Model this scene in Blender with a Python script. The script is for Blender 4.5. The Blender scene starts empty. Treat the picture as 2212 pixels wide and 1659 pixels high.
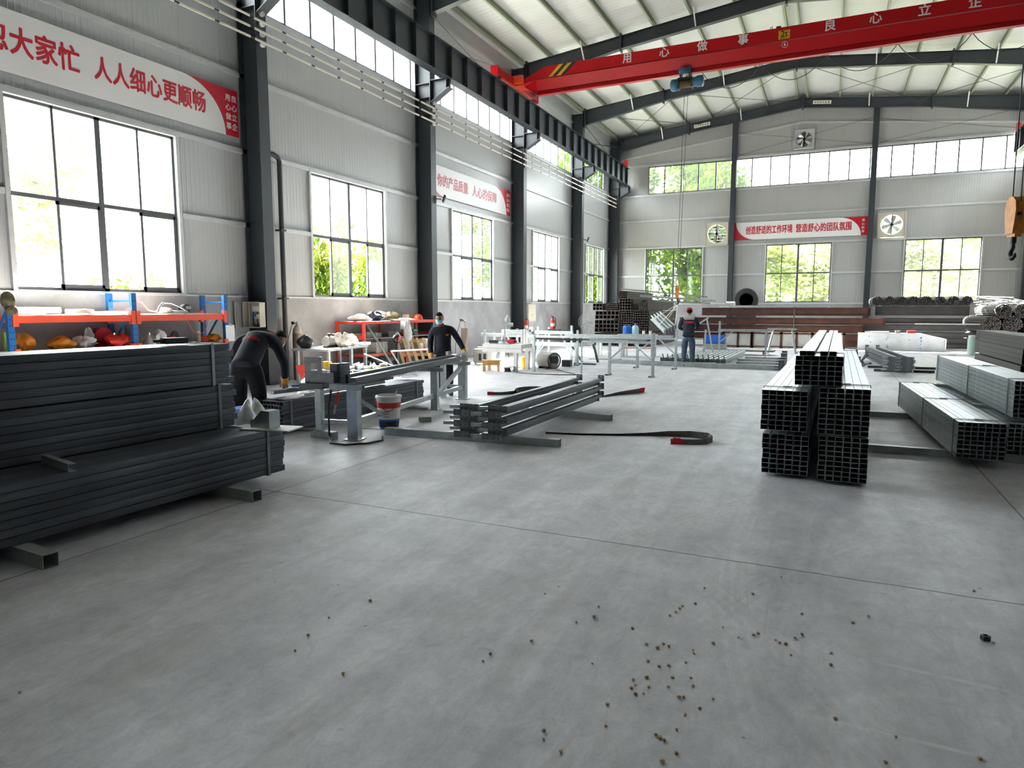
import bpy, bmesh, math, random
from mathutils import Vector, Matrix, Euler
R = math.radians
SC = bpy.context.scene
COL = SC.collection
rnd = random.Random(7)

# ------------------------------------------------------------------ camera, sky, sun, exposure
cd = bpy.data.cameras.new('camera'); cam = bpy.data.objects.new('camera', cd); COL.objects.link(cam)
cd.sensor_fit = 'HORIZONTAL'; cd.sensor_width = 36.0; cd.lens = 36.0 * 1460 / 2212
cd.clip_start = 0.05; cd.clip_end = 400
cam.location = (0, 0, 1.72); cam.rotation_euler = (R(90 - 6.332), 0, R(25.29))
SC.camera = cam
SC.view_settings.view_transform = 'Standard'; SC.view_settings.look = 'None'
SC.view_settings.gamma = 1.0; SC.view_settings.use_curve_mapping = False
SC.view_settings.exposure = 4.88
w = bpy.data.worlds.new('hazy_sky'); SC.world = w; w.use_nodes = True
bg = w.node_tree.nodes['Background']; bg.inputs[0].default_value = (0.93, 0.97, 1.0, 1); bg.inputs[1].default_value = 1.0
sd = bpy.data.lights.new('sun', 'SUN'); sd.energy = 6.0; sd.angle = R(0.6); sd.color = (1.0, 0.95, 0.86)
sun = bpy.data.objects.new('sun', sd); COL.objects.link(sun)
sun.rotation_euler = Vector((0.522, -0.548, -0.653)).to_track_quat('-Z', 'Y').to_euler()
sun.location = (-30, 40, 40)
def portal(name, loc, nrm, sx, sy):
    l = bpy.data.lights.new(name, 'AREA'); l.shape = 'RECTANGLE'; l.size = sx; l.size_y = sy; l.cycles.is_portal = True
    o = bpy.data.objects.new(name, l); COL.objects.link(o); o.location = loc
    o.rotation_euler = Vector(nrm).to_track_quat('-Z', 'Z').to_euler()
XW, XR, YE, YN = -12.1, 8.3, 39.3, -12.5          # inner faces of the four walls
RX = -1.9                                          # ridge line
WIN_Y = [6.62 + 7.02 * k for k in range(0, 5)]      # five windows in the wall of the picture's side
for y in WIN_Y: portal('window_daylight', (XW - .12, y + 1.55, 3.59), (1, 0, 0), 3.1, 3.1)
portal('clerestory_daylight', (XW - .12, 21.4, 9.1), (1, 0, 0), 33, 1.45)
portal('clerestory_daylight', (XR + .12, 29, 9.1), (-1, 0, 0), 18, 1.45)
portal('band_daylight', (-1.0, YE + .12, 9.0), (0, -1, 0), 17.8, 1.5)
for x in (-8.38, -1.82, 4.68): portal('window_daylight', (x, YE + .12, 3.62), (0, -1, 0), 3.2, 3.1)

# ------------------------------------------------------------------ materials
MATS = {}
def mat(name, col, rough=.5, metal=0.0, var=0.0, scale=4.0, bump=0.0, bscale=30.0, stretch=None, rand=0.0, spec=.5, col2=None):
    if name in MATS: return MATS[name]
    m = bpy.data.materials.new(name); m.use_nodes = True; nt = m.node_tree; N = nt.nodes; L = nt.links
    b = N['Principled BSDF']; b.inputs['Roughness'].default_value = rough; b.inputs['Metallic'].default_value = metal
    b.inputs['Specular IOR Level'].default_value = spec
    c = (*col, 1); b.inputs['Base Color'].default_value = c
    tc = None
    if var or bump or rand:
        tc = N.new('ShaderNodeTexCoord'); mp = N.new('ShaderNodeMapping'); L.new(tc.outputs['Object'], mp.inputs[0])
        if stretch: mp.inputs['Scale'].default_value = stretch
    out = None
    if var:
        n = N.new('ShaderNodeTexNoise'); n.inputs['Scale'].default_value = scale; n.inputs['Detail'].default_value = 5; n.inputs['Roughness'].default_value = .6
        L.new(mp.outputs[0], n.inputs['Vector'])
        r = N.new('ShaderNodeValToRGB'); r.color_ramp.elements[0].position = .3; r.color_ramp.elements[1].position = .7
        a = col2 if col2 else tuple(max(0, k * (1 - var)) for k in col)
        e = col if col2 else tuple(min(1, k * (1 + var)) for k in col)
        r.color_ramp.elements[0].color = (*a, 1); r.color_ramp.elements[1].color = (*e, 1)
        L.new(n.outputs['Fac'], r.inputs[0]); out = r.outputs[0]
    if rand:
        oi = N.new('ShaderNodeObjectInfo'); mr = N.new('ShaderNodeMapRange'); mr.inputs[3].default_value = 1 - rand; mr.inputs[4].default_value = 1 + rand
        L.new(oi.outputs['Random'], mr.inputs[0])
        mx = N.new('ShaderNodeVectorMath'); mx.operation = 'SCALE'
        if out: L.new(out, mx.inputs[0])
        else: mx.inputs[0].default_value = col
        L.new(mr.outputs[0], mx.inputs['Scale']); out = mx.outputs[0]
    if out: L.new(out, b.inputs['Base Color'])
    if bump:
        n2 = N.new('ShaderNodeTexNoise'); n2.inputs['Scale'].default_value = bscale; L.new(mp.outputs[0], n2.inputs['Vector'])
        bp = N.new('ShaderNodeBump'); bp.inputs['Strength'].default_value = bump; bp.inputs['Distance'].default_value = .02
        L.new(n2.outputs['Fac'], bp.inputs['Height']); L.new(bp.outputs[0], b.inputs['Normal'])
    MATS[name] = m; return m
def ribbed(name, col, axis, period, rough, depth, seam=None):
    """metal sheet with narrow ribs repeating along one axis"""
    m = bpy.data.materials.new(name); m.use_nodes = True; nt = m.node_tree; N = nt.nodes; L = nt.links
    b = N['Principled BSDF']; b.inputs['Roughness'].default_value = rough
    tc = N.new('ShaderNodeTexCoord'); sx = N.new('ShaderNodeSeparateXYZ'); L.new(tc.outputs['Object'], sx.inputs[0])
    def mth(op, a, bb=None):
        k = N.new('ShaderNodeMath'); k.operation = op
        for i, v in enumerate((a, bb)):
            if v is None: continue
            if isinstance(v, (int, float)): k.inputs[i].default_value = v
            else: L.new(v, k.inputs[i])
        return k.outputs[0]
    u = mth('DIVIDE', sx.outputs[axis], period); fr = mth('FRACT', u)
    tri = mth('ABSOLUTE', mth('SUBTRACT', fr, .5)); rib = mth('GREATER_THAN', tri, .40)
    u2 = mth('FRACT', mth('DIVIDE', sx.outputs[axis], 1.0)); seamv = mth('GREATER_THAN', mth('ABSOLUTE', mth('SUBTRACT', u2, .5)), .492)
    n = N.new('ShaderNodeTexNoise'); n.inputs['Scale'].default_value = .8; n.inputs['Detail'].default_value = 4; L.new(tc.outputs['Object'], n.inputs[0])
    r = N.new('ShaderNodeValToRGB'); r.color_ramp.elements[0].color = (*[k * .88 for k in col], 1); r.color_ramp.elements[1].color = (*col, 1)
    L.new(n.outputs['Fac'], r.inputs[0])
    mx = N.new('ShaderNodeMix'); mx.data_type = 'RGBA'; L.new(mth('MULTIPLY', seamv, .22), mx.inputs[0]); L.new(r.outputs[0], mx.inputs[6]); mx.inputs[7].default_value = (*[k * .3 for k in col], 1)
    L.new(mx.outputs[2], b.inputs['Base Color'])
    bp = N.new('ShaderNodeBump'); bp.inputs['Strength'].default_value = depth; bp.inputs['Distance'].default_value = .01
    sm = N.new('ShaderNodeMapRange'); sm.inputs[1].default_value = .34; sm.inputs[2].default_value = .46; L.new(tri, sm.inputs[0])
    L.new(sm.outputs[0], bp.inputs['Height']); L.new(bp.outputs[0], b.inputs['Normal'])
    MATS[name] = m; return m
def glass(name, tint, dust):
    m = bpy.data.materials.new(name); m.use_nodes = True; nt = m.node_tree; N = nt.nodes; L = nt.links; N.remove(N['Principled BSDF'])
    t = N.new('ShaderNodeBsdfTransparent'); t.inputs[0].default_value = (*tint, 1)
    d = N.new('ShaderNodeBsdfTranslucent'); d.inputs[0].default_value = (.9, .93, .95, 1)
    g = N.new('ShaderNodeBsdfGlossy'); g.inputs['Roughness'].default_value = .03
    lw = N.new('ShaderNodeLayerWeight'); lw.inputs[0].default_value = .5
    pw = N.new('ShaderNodeMath'); pw.operation = 'POWER'; pw.inputs[1].default_value = 4.0; L.new(lw.outputs['Facing'], pw.inputs[0])
    fr = N.new('ShaderNodeMath'); fr.operation = 'MULTIPLY_ADD'; fr.inputs[1].default_value = .6; fr.inputs[2].default_value = .04; L.new(pw.outputs[0], fr.inputs[0])
    a = N.new('ShaderNodeMixShader'); a.inputs[0].default_value = dust; L.new(t.outputs[0], a.inputs[1]); L.new(d.outputs[0], a.inputs[2])
    c = N.new('ShaderNodeMixShader'); L.new(fr.outputs[0], c.inputs[0]); L.new(a.outputs[0], c.inputs[1]); L.new(g.outputs[0], c.inputs[2])
    L.new(c.outputs[0], N['Material Output'].inputs[0]); MATS[name] = m; return m
def leafmat(name, a, bcol):
    m = bpy.data.materials.new(name); m.use_nodes = True; nt = m.node_tree; N = nt.nodes; L = nt.links; N.remove(N['Principled BSDF'])
    tc = N.new('ShaderNodeTexCoord'); n = N.new('ShaderNodeTexNoise'); n.inputs['Scale'].default_value = 1.6; L.new(tc.outputs['Object'], n.inputs[0])
    r = N.new('ShaderNodeValToRGB'); r.color_ramp.elements[0].position = .35; r.color_ramp.elements[1].position = .65
    r.color_ramp.elements[0].color = (*a, 1); r.color_ramp.elements[1].color = (*bcol, 1); L.new(n.outputs['Fac'], r.inputs[0])
    d = N.new('ShaderNodeBsdfDiffuse'); t = N.new('ShaderNodeBsdfTranslucent'); L.new(r.outputs[0], d.inputs[0]); L.new(r.outputs[0], t.inputs[0])
    a = N.new('ShaderNodeMixShader'); a.inputs[0].default_value = .5; L.new(d.outputs[0], a.inputs[1]); L.new(t.outputs[0], a.inputs[2])
    L.new(a.outputs[0], N['Material Output'].inputs[0]); MATS[name] = m; return m

STEEL = mat('charcoal_paint', (.030, .038, .045), .42, 0, .12, 2)
GIRT = mat('galvanized_trim', (.50, .51, .505), .42, .25, .08, 3)
PURL = mat('purlin_zinc_green_light', (.30, .34, .24), .45, .2, .10, 2)  # zinc, with the green light falling on it put into the colour
GALV = mat('galvanized_steel', (.42, .47, .48), .34, .55, .16, 9, .05, 60, rand=.08)
GALVD = mat('galvanized_dull', (.34, .37, .37), .45, .35, .2, 7)
DUNN = mat('dunnage_zinc', (.36, .39, .375), .45, .3, .2, 6)
BLACKT = mat('dark_tube_steel', (.076, .085, .101), .42, .3, .45, 2.2, 0, 30, (1, .5, 9), .28)
BLACKT2 = mat('dark_tube_end', (.052, .043, .037), .6, .2, .3, 5, rand=.2)
BRTUBE = mat('brown_grey_tube', (.034, .031, .027), .5, .2, .2, 4, rand=.12)
RUST = mat('rusty_beam', (.072, .026, .016), .75, 0, .35, 3, rand=.15)
DKBEAM = mat('dark_beam', (.034, .030, .029), .6, .1, .3, 3, rand=.2)
PLATE = mat('grey_end_plate', (.20, .215, .23), .5, .2, .2, 8)
RED = mat('crane_red', (.42, .004, .007), .34, 0, .06, 1.5, spec=.25)
BRRED = mat('bright_orange_red', (.72, .07, .02), .4, 0, .06, 3)
SHRED = mat('shelf_red', (.58, .030, .018), .4, 0, .06, 3)
RKOR = mat('rack_orange', (.78, .085, .035), .45, 0, .06, 3)
RKBL = mat('rack_blue', (.006, .115, .36), .4, 0, .1, 4)
WHITE = mat('white_paint', (.66, .66, .63), .5, 0, .08, 5)
PAPER = mat('white_paper', (.80, .80, .80), .8)
BANW = mat('banner_white', (.72, .71, .70), .38, 0)
BANR = mat('banner_red', (.50, .006, .022), .38, 0)
BLACK = mat('black_plastic', (.012, .012, .013), .45)
RUBBER = mat('black_rubber', (.016, .016, .017), .7)
YEL = mat('safety_yellow', (.62, .33, .006), .4, 0, .08, 6)
ORG = mat('hook_orange', (.55, .20, .012), .45, 0, .25, 9)
BLUE = mat('hoist_blue', (.012, .09, .17), .4, 0, .2, 6)
BLUP = mat('blue_plastic', (.012, .13, .55), .4)
NAVY = mat('navy_cloth', (.010, .014, .026), .85, 0, .2, 14, .3, 40)
NAVY2 = mat('black_trousers', (.008, .009, .012), .9, 0, .2, 10, .3, 40)
JEAN = mat('blue_jeans', (.050, .085, .13), .85, 0, .25, 10, .3, 40)
GREYC = mat('grey_cloth', (.36, .35, .36), .9)
REDC = mat('red_cloth', (.40, .012, .025), .85)
SKIN = mat('skin', (.42, .24, .16), .55, 0, .06, 9)
HAIR = mat('black_hair', (.007, .006, .006), .9, spec=.15)
MASK = mat('pale_blue_mask', (.33, .62, .66), .8)
GLOVW = mat('glove_white', (.55, .53, .50), .85, 0, .15, 20)
GLOVY = mat('glove_cuff_yellow', (.75, .36, .03), .85)
WOOD = mat('pale_wood', (.62, .43, .24), .65, 0, .25, 6, 0, 30, (1, 8, 8))
WOOD2 = mat('orange_wood', (.66, .36, .12), .6, 0, .25, 6)
CARD = mat('cardboard', (.45, .30, .17), .8, 0, .1, 5)
ORCL = mat('orange_cloth', (.60, .20, .012), .8, 0, .3, 8, .4, 14)
REDP = mat('red_plastic_bag', (.62, .022, .012), .5, 0, .2, 6, .5, 12)
FILM = mat('clear_film', (.72, .72, .72), .35, 0, .12, 9, .6, 14)
CAMO = mat('camouflage', (.16, .13, .06), .85, 0, .8, 16, col2=(.016, .018, .010))
TAN = mat('camo_tan', (.45, .27, .14), .85, 0, .5, 9, col2=(.09, .10, .03))
BEIGE = mat('beige_enamel', (.50, .47, .38), .45, 0, .06, 3)
CYLB = mat('brown_cylinder', (.17, .125, .105), .5, 0, .12, 5)
CYLG = mat('grey_cylinder', (.36, .33, .30), .5, 0, .12, 5)
MACH = mat('machine_grey', (.27, .27, .245), .5, 0, .1, 5)
WEB = mat('grey_webbing', (.085, .08, .072), .9, 0, .3, 18, .3, 80)
CHROME = mat('chrome', (.70, .70, .70), .15, .9)
BRASS = mat('oily_brass', (.12, .085, .03), .5, .3)
TEAL = mat('teal_enamel', (.03, .19, .18), .45)
GREEN = mat('lime_green', (.35, .60, .12), .6)
CONCW = mat('primer_white', (.55, .57, .58), .6, 0, .12, 3)
CLOTHW = mat('sunlit_rag', (.75, .66, .60), .9, 0, .12, 12, .4, 20)
PIPE = mat('dark_downpipe', (.035, .038, .042), .5)
SASH = mat('window_frame_grey', (.075, .08, .085), .45)
ALU = mat('bright_aluminium', (.70, .71, .70), .35, .3)
PLASTIC = mat('translucent_jug', (.35, .55, .68), .2)
SHEET = mat('dusty_white_sheet', (.42, .42, .39), .7, 0, .18, 2.5)
LAMP = mat('floodlight_glass', (.62, .60, .50), .3)
BAR = mat('pale_conductor_bar', (.74, .70, .58), .35)
BARK = mat('tree_bark', (.22, .19, .15), .9, 0, .3, 6)
GRASS = mat('yard_ground', (.34, .34, .31), .95, 0, .3, .6)
PEB = mat('tan_pebble', (.50, .33, .19), .8, 0, .25, 40, rand=.3)
GLASS = glass('window_glass', (.94, .96, .96), .006)
LEAF = [leafmat('leaf_green', (.022, .058, .006), (.12, .19, .016)), leafmat('leaf_washed_out', (.22, .28, .11), (.52, .55, .26)), leafmat('leaf_dark', (.016, .035, .005), (.085, .10, .016))]  # the pale leaf has the washed-out window glare put into its colour
PANELR = ribbed('grey_wall_sheet', (.20, .20, .20), 1, .11, .4, .35)
PANEL = ribbed('white_wall_sheet_lengthwise', (.47, .48, .475), 1, .11, .30, .35)
PANELX = ribbed('white_wall_sheet_crosswise', (.40, .40, .385), 0, .11, .34, .35)
ROOF = ribbed('white_roof_sheet', (.70, .70, .665), 1, .24, .34, .5)

# ------------------------------------------------------------------ mesh builder
def flush_uv(o): return o
class B:
    def __init__(s): s.bm = bmesh.new()
    def _hull8(s, p):
        v = [s.bm.verts.new(q) for q in p]
        for f in ((0, 3, 2, 1), (4, 5, 6, 7), (0, 1, 5, 4), (1, 2, 6, 5), (2, 3, 7, 6), (3, 0, 4, 7)): s.bm.faces.new([v[i] for i in f])
        return s
    def box(s, x0, x1, y0, y1, z0, z1):
        return s._hull8([(x0, y0, z0), (x1, y0, z0), (x1, y1, z0), (x0, y1, z0), (x0, y0, z1), (x1, y0, z1), (x1, y1, z1), (x0, y1, z1)])
    def cbox(s, c, d, rz=0, ry=0, rx=0):
        m = Matrix.Translation(c) @ Euler((rx, ry, rz)).to_matrix().to_4x4(); a, b, e = d[0] / 2, d[1] / 2, d[2] / 2
        return s._hull8([m @ Vector(q) for q in ((-a, -b, -e), (a, -b, -e), (a, b, -e), (-a, b, -e), (-a, -b, e), (a, -b, e), (a, b, e), (-a, b, e))])
    def _frame(s, p0, p1, up):
        d = (Vector(p1) - Vector(p0)).normalized(); u = Vector(up)
        if abs(d.dot(u)) > .98: u = Vector((0, 1, 0)) if abs(d.y) < .9 else Vector((1, 0, 0))
        sd = d.cross(u).normalized(); return d, sd, sd.cross(d).normalized()
    def beam(s, p0, p1, w, h, up=(0, 0, 1)):
        d, a, u = s._frame(p0, p1, up); p0 = Vector(p0); p1 = Vector(p1); a = a * w / 2; u = u * h / 2
        return s._hull8([p0 - a - u, p0 + a - u, p1 + a - u, p1 - a - u, p0 - a + u, p0 + a + u, p1 + a + u, p1 - a + u])
    def rtube(s, p0, p1, w, h, t, up=(0, 0, 1)):
        """hollow rectangular tube, open at both ends"""
        d, a, u = s._frame(p0, p1, up); p0 = Vector(p0); p1 = Vector(p1)
        def ring(p, ww, hh): return [s.bm.verts.new(p + a * x * ww / 2 + u * y * hh / 2) for x, y in ((-1, -1), (1, -1), (1, 1), (-1, 1))]
        o0, o1 = ring(p0, w, h), ring(p1, w, h); i0, i1 = ring(p0, w - 2 * t, h - 2 * t), ring(p1, w - 2 * t, h - 2 * t)
        for k in range(4):
            j = (k + 1) % 4
            s.bm.faces.new((o0[k], o0[j], o1[j], o1[k])); s.bm.faces.new((i0[j], i0[k], i1[k], i1[j]))
            s.bm.faces.new((o0[j], o0[k], i0[k], i0[j])); s.bm.faces.new((o1[k], o1[j], i1[j], i1[k]))
        return s
    def rod(s, pts, r, n=8, caps=True, closed=False):
        pts = [Vector(p) for p in pts]; rings = []; k = len(pts); rr = r if isinstance(r, (list, tuple)) else [r] * k
        t0 = (pts[1] - pts[0]).normalized(); u = Vector((0, 0, 1)) if abs(t0.z) < .9 else Vector((1, 0, 0))
        a = t0.cross(u).normalized()
        for i, p in enumerate(pts):
            if closed: t = (pts[(i + 1) % k] - pts[i - 1]).normalized()
            else: t = (pts[min(i + 1, k - 1)] - pts[max(i - 1, 0)]).normalized()
            a = (a - t * a.dot(t)).normalized(); b = t.cross(a)
            rings.append([s.bm.verts.new(p + (a * math.cos(2 * math.pi * j / n) + b * math.sin(2 * math.pi * j / n)) * rr[i]) for j in range(n)])
        for i in range(k if closed else k - 1):
            A, Bq = rings[i], rings[(i + 1) % k]
            for j in range(n): s.bm.faces.new((A[j], A[(j + 1) % n], Bq[(j + 1) % n], Bq[j]))
        if caps and not closed: s.bm.faces.new(rings[0][::-1]); s.bm.faces.new(rings[-1])
        return s
    def cyl(s, p0, p1, r0, r1=None, n=16): return s.rod([p0, p1], [r0, r0 if r1 is None else r1], n)
    def lathe(s, prof, c=(0, 0, 0), n=20, axis='z'):
        """profile of (radius, height) spun about an axis through c"""
        c = Vector(c); rings = []
        for r, z in prof:
            ring = []
            for j in range(n):
                q = 2 * math.pi * j / n; x, y = r * math.cos(q), r * math.sin(q)
                ring.append(s.bm.verts.new(c + (Vector((x, y, z)) if axis == 'z' else Vector((x, z, y)) if axis == 'y' else Vector((z, x, y)))))
            rings.append(ring)
        for A, Bq in zip(rings, rings[1:]):
            for j in range(n): s.bm.faces.new((A[j], A[(j + 1) % n], Bq[(j + 1) % n], Bq[j]))
        if prof[0][0] > 1e-5: s.bm.faces.new(rings[0][::-1])
        if prof[-1][0] > 1e-5: s.bm.faces.new(rings[-1])
        return s
    def ball(s, c, d, seg=14, ring=9, jit=0, rs=None, rz=0):
        m = Matrix.Translation(c) @ Matrix.Rotation(rz, 4, 'Z') @ Matrix.Diagonal((d[0] / 2, d[1] / 2, d[2] / 2, 1))
        g = bmesh.ops.create_uvsphere(s.bm, u_segments=seg, v_segments=ring, radius=1.0)
        for v in g['verts']:
            if jit: v.co *= 1 + (rs or rnd).uniform(-jit, jit)
            v.co = m @ v.co
        return s
    def prism(s, poly, axis, a0, a1):
        def P(q, a): return (a, q[0], q[1]) if axis == 'x' else (q[0], a, q[1]) if axis == 'y' else (q[0], q[1], a)
        A = [s.bm.verts.new(P(q, a0)) for q in poly]; Bq = [s.bm.verts.new(P(q, a1)) for q in poly]; n = len(poly)
        s.bm.faces.new(A[::-1]); s.bm.faces.new(Bq)
        for i in range(n): s.bm.faces.new((A[i], A[(i + 1) % n], Bq[(i + 1) % n], Bq[i]))
        return s
    def ibeam(s, p0, p1, h, b, tf=.014, tw=.01, up=(0, 0, 1)):
        d, a, u = s._frame(p0, p1, up); p0 = Vector(p0); p1 = Vector(p1)
        s.beam(p0 + u * (h - tf) / 2, p1 + u * (h - tf) / 2, b, tf, u); s.beam(p0 - u * (h - tf) / 2, p1 - u * (h - tf) / 2, b, tf, u)
        return s.beam(p0, p1, tw, h - 2 * tf, u)
    def chan(s, p0, p1, h, b, t=.006, up=(0, 0, 1), side=1):
        d, a, u = s._frame(p0, p1, up); p0 = Vector(p0); p1 = Vector(p1)
        s.beam(p0 + u * (h - t) / 2, p1 + u * (h - t) / 2, b, t, u); s.beam(p0 - u * (h - t) / 2, p1 - u * (h - t) / 2, b, t, u)
        o = a * side * (b - t) / 2; return s.beam(p0 + o, p1 + o, t, h, u)
    def holes_plate(s, axis, a0, a1, u0, u1, v0, v1, holes):
        """wall slab with rectangular openings; axis is the thin direction"""
        us = sorted({u0, u1, *[min(max(h[0], u0), u1) for h in holes], *[min(max(h[1], u0), u1) for h in holes]})
        vs = sorted({v0, v1, *[min(max(h[2], v0), v1) for h in holes], *[min(max(h[3], v0), v1) for h in holes]})
        for ua, ub in zip(us, us[1:]):
            run = None
            for va, vb in list(zip(vs, vs[1:])) + [(None, None)]:
                solid = va is not None and not any(h[0] < (ua + ub) / 2 < h[1] and h[2] < (va + vb) / 2 < h[3] for h in holes)
                if solid: run = (run[0], vb) if run else (va, vb)
                if not solid and run:
                    if axis == 'x': s.box(a0, a1, ua, ub, run[0], run[1])
                    else: s.box(ua, ub, a0, a1, run[0], run[1])
                    run = None
        return s
    def mark(s, i):
        """faces added since the last mark take material slot i"""
        fs = list(s.bm.faces); k = getattr(s, 'k', 0)
        for f in fs[k:]: f.material_index = i
        s.k = len(fs); return s
    def ribbon(s, pts, w, t=.006):
        """band standing on edge along a path of (x, y, z, height)"""
        P = [Vector(p[:3]) for p in pts]; n = len(P); L = []
        for i, p in enumerate(P):
            d = P[min(i + 1, n - 1)] - P[max(i - 1, 0)]; d.z = 0; sd = Vector((d.y, -d.x, 0)).normalized() * t / 2; h = pts[i][3] if len(pts[i]) > 3 else w
            tilt = sd * (pts[i][4] if len(pts[i]) > 4 else 0) * 2 / t
            L.append([s.bm.verts.new(p - sd), s.bm.verts.new(p + sd), s.bm.verts.new(p + sd + tilt + Vector((0, 0, h))), s.bm.verts.new(p - sd + tilt + Vector((0, 0, h)))])
        for A, C in zip(L, L[1:]):
            for k in range(4): s.bm.faces.new((A[k], A[(k + 1) % 4], C[(k + 1) % 4], C[k]))
        s.bm.faces.new(L[0][::-1]); s.bm.faces.new(L[-1]); return s
    def mesh(s, name, smooth=False, weld=False):
        if weld: bmesh.ops.remove_doubles(s.bm, verts=s.bm.verts, dist=1e-4)
        bmesh.ops.recalc_face_normals(s.bm, faces=s.bm.faces)
        me = bpy.data.meshes.new(name); s.bm.to_mesh(me); s.bm.free()
        if smooth:
            for p in me.polygons: p.use_smooth = True
            me.set_sharp_from_angle(angle=R(40))
        return me
def obj(name, b, m, parent=None, smooth=False, loc=None, rz=0, label=None):
    me = b.mesh(name, smooth) if isinstance(b, B) else b
    if m is not None and not me.materials:
        for q in (m if isinstance(m, (list, tuple)) else (m,)): me.materials.append(q)
    o = bpy.data.objects.new(name, me); COL.objects.link(o)
    if parent: o.parent = parent
    if loc: o.location = loc
    if rz: o.rotation_euler = (0, 0, rz)
    if label: o['label'] = label
    return o
def thing(name, label, cat, loc=(0, 0, 0), rz=0, group=None):
    o = bpy.data.objects.new(name, None); COL.objects.link(o); o.location = loc; o.rotation_euler = (0, 0, rz); o.empty_display_size = .1
    return tag(o, label, cat, group)
def tag(o, label, cat, group=None, kind=None):
    o['label'] = label; o['category'] = cat
    if group: o['group'] = group
    if kind: o['kind'] = kind
    return o
def struct(name, b, m, parent=None, smooth=False):
    o = obj(name, b, m, parent, smooth)
    if parent is None: o['kind'] = 'structure'
    return o
def kids(o): return [c for c in bpy.data.objects if c.parent == o]
def dup(root, loc, rz=0, label=None):
    r = root.copy(); COL.objects.link(r); r.location = loc; r.rotation_euler = (0, 0, rz)
    if label: r['label'] = label
    for ch in kids(root):
        c = ch.copy(); COL.objects.link(c); c.parent = r
        for g in kids(ch):
            d = g.copy(); COL.objects.link(d); d.parent = c
    return r
def text_mesh(s, size, bold=.0, depth=.004, align='CENTER', sx=1.0):
    cu = bpy.data.curves.new('lettering', 'FONT'); cu.body = s; cu.size = size; cu.extrude = depth; cu.align_x = align; cu.align_y = 'CENTER'
    cu.resolution_u = 3
    o = bpy.data.objects.new('lettering', cu); COL.objects.link(o)
    dg = bpy.context.evaluated_depsgraph_get(); me = bpy.data.meshes.new_from_object(o.evaluated_get(dg)); bpy.data.objects.remove(o)
    for v in me.vertices: v.co.x *= sx
    if bold:                                               # heavier strokes: the glyph laid over itself, nudged eight ways
        bm = bmesh.new()
        for k in range(8):
            n0 = len(bm.verts); bm.from_mesh(me); bm.verts.ensure_lookup_table()
            for v in bm.verts[n0:]: v.co.x += bold * math.cos(k * math.pi / 4); v.co.y += bold * math.sin(k * math.pi / 4); v.co.z += k * 2e-5
        bm.to_mesh(me); bm.free()
    me.materials.clear(); return me
def text(name, s, size, m, parent, loc, rot, bold=.0, depth=.004, sx=1.0):
    o = obj(name, text_mesh(s, size, bold, depth, sx=sx), m, parent); o.location = loc; o.rotation_euler = rot; return o
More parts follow.
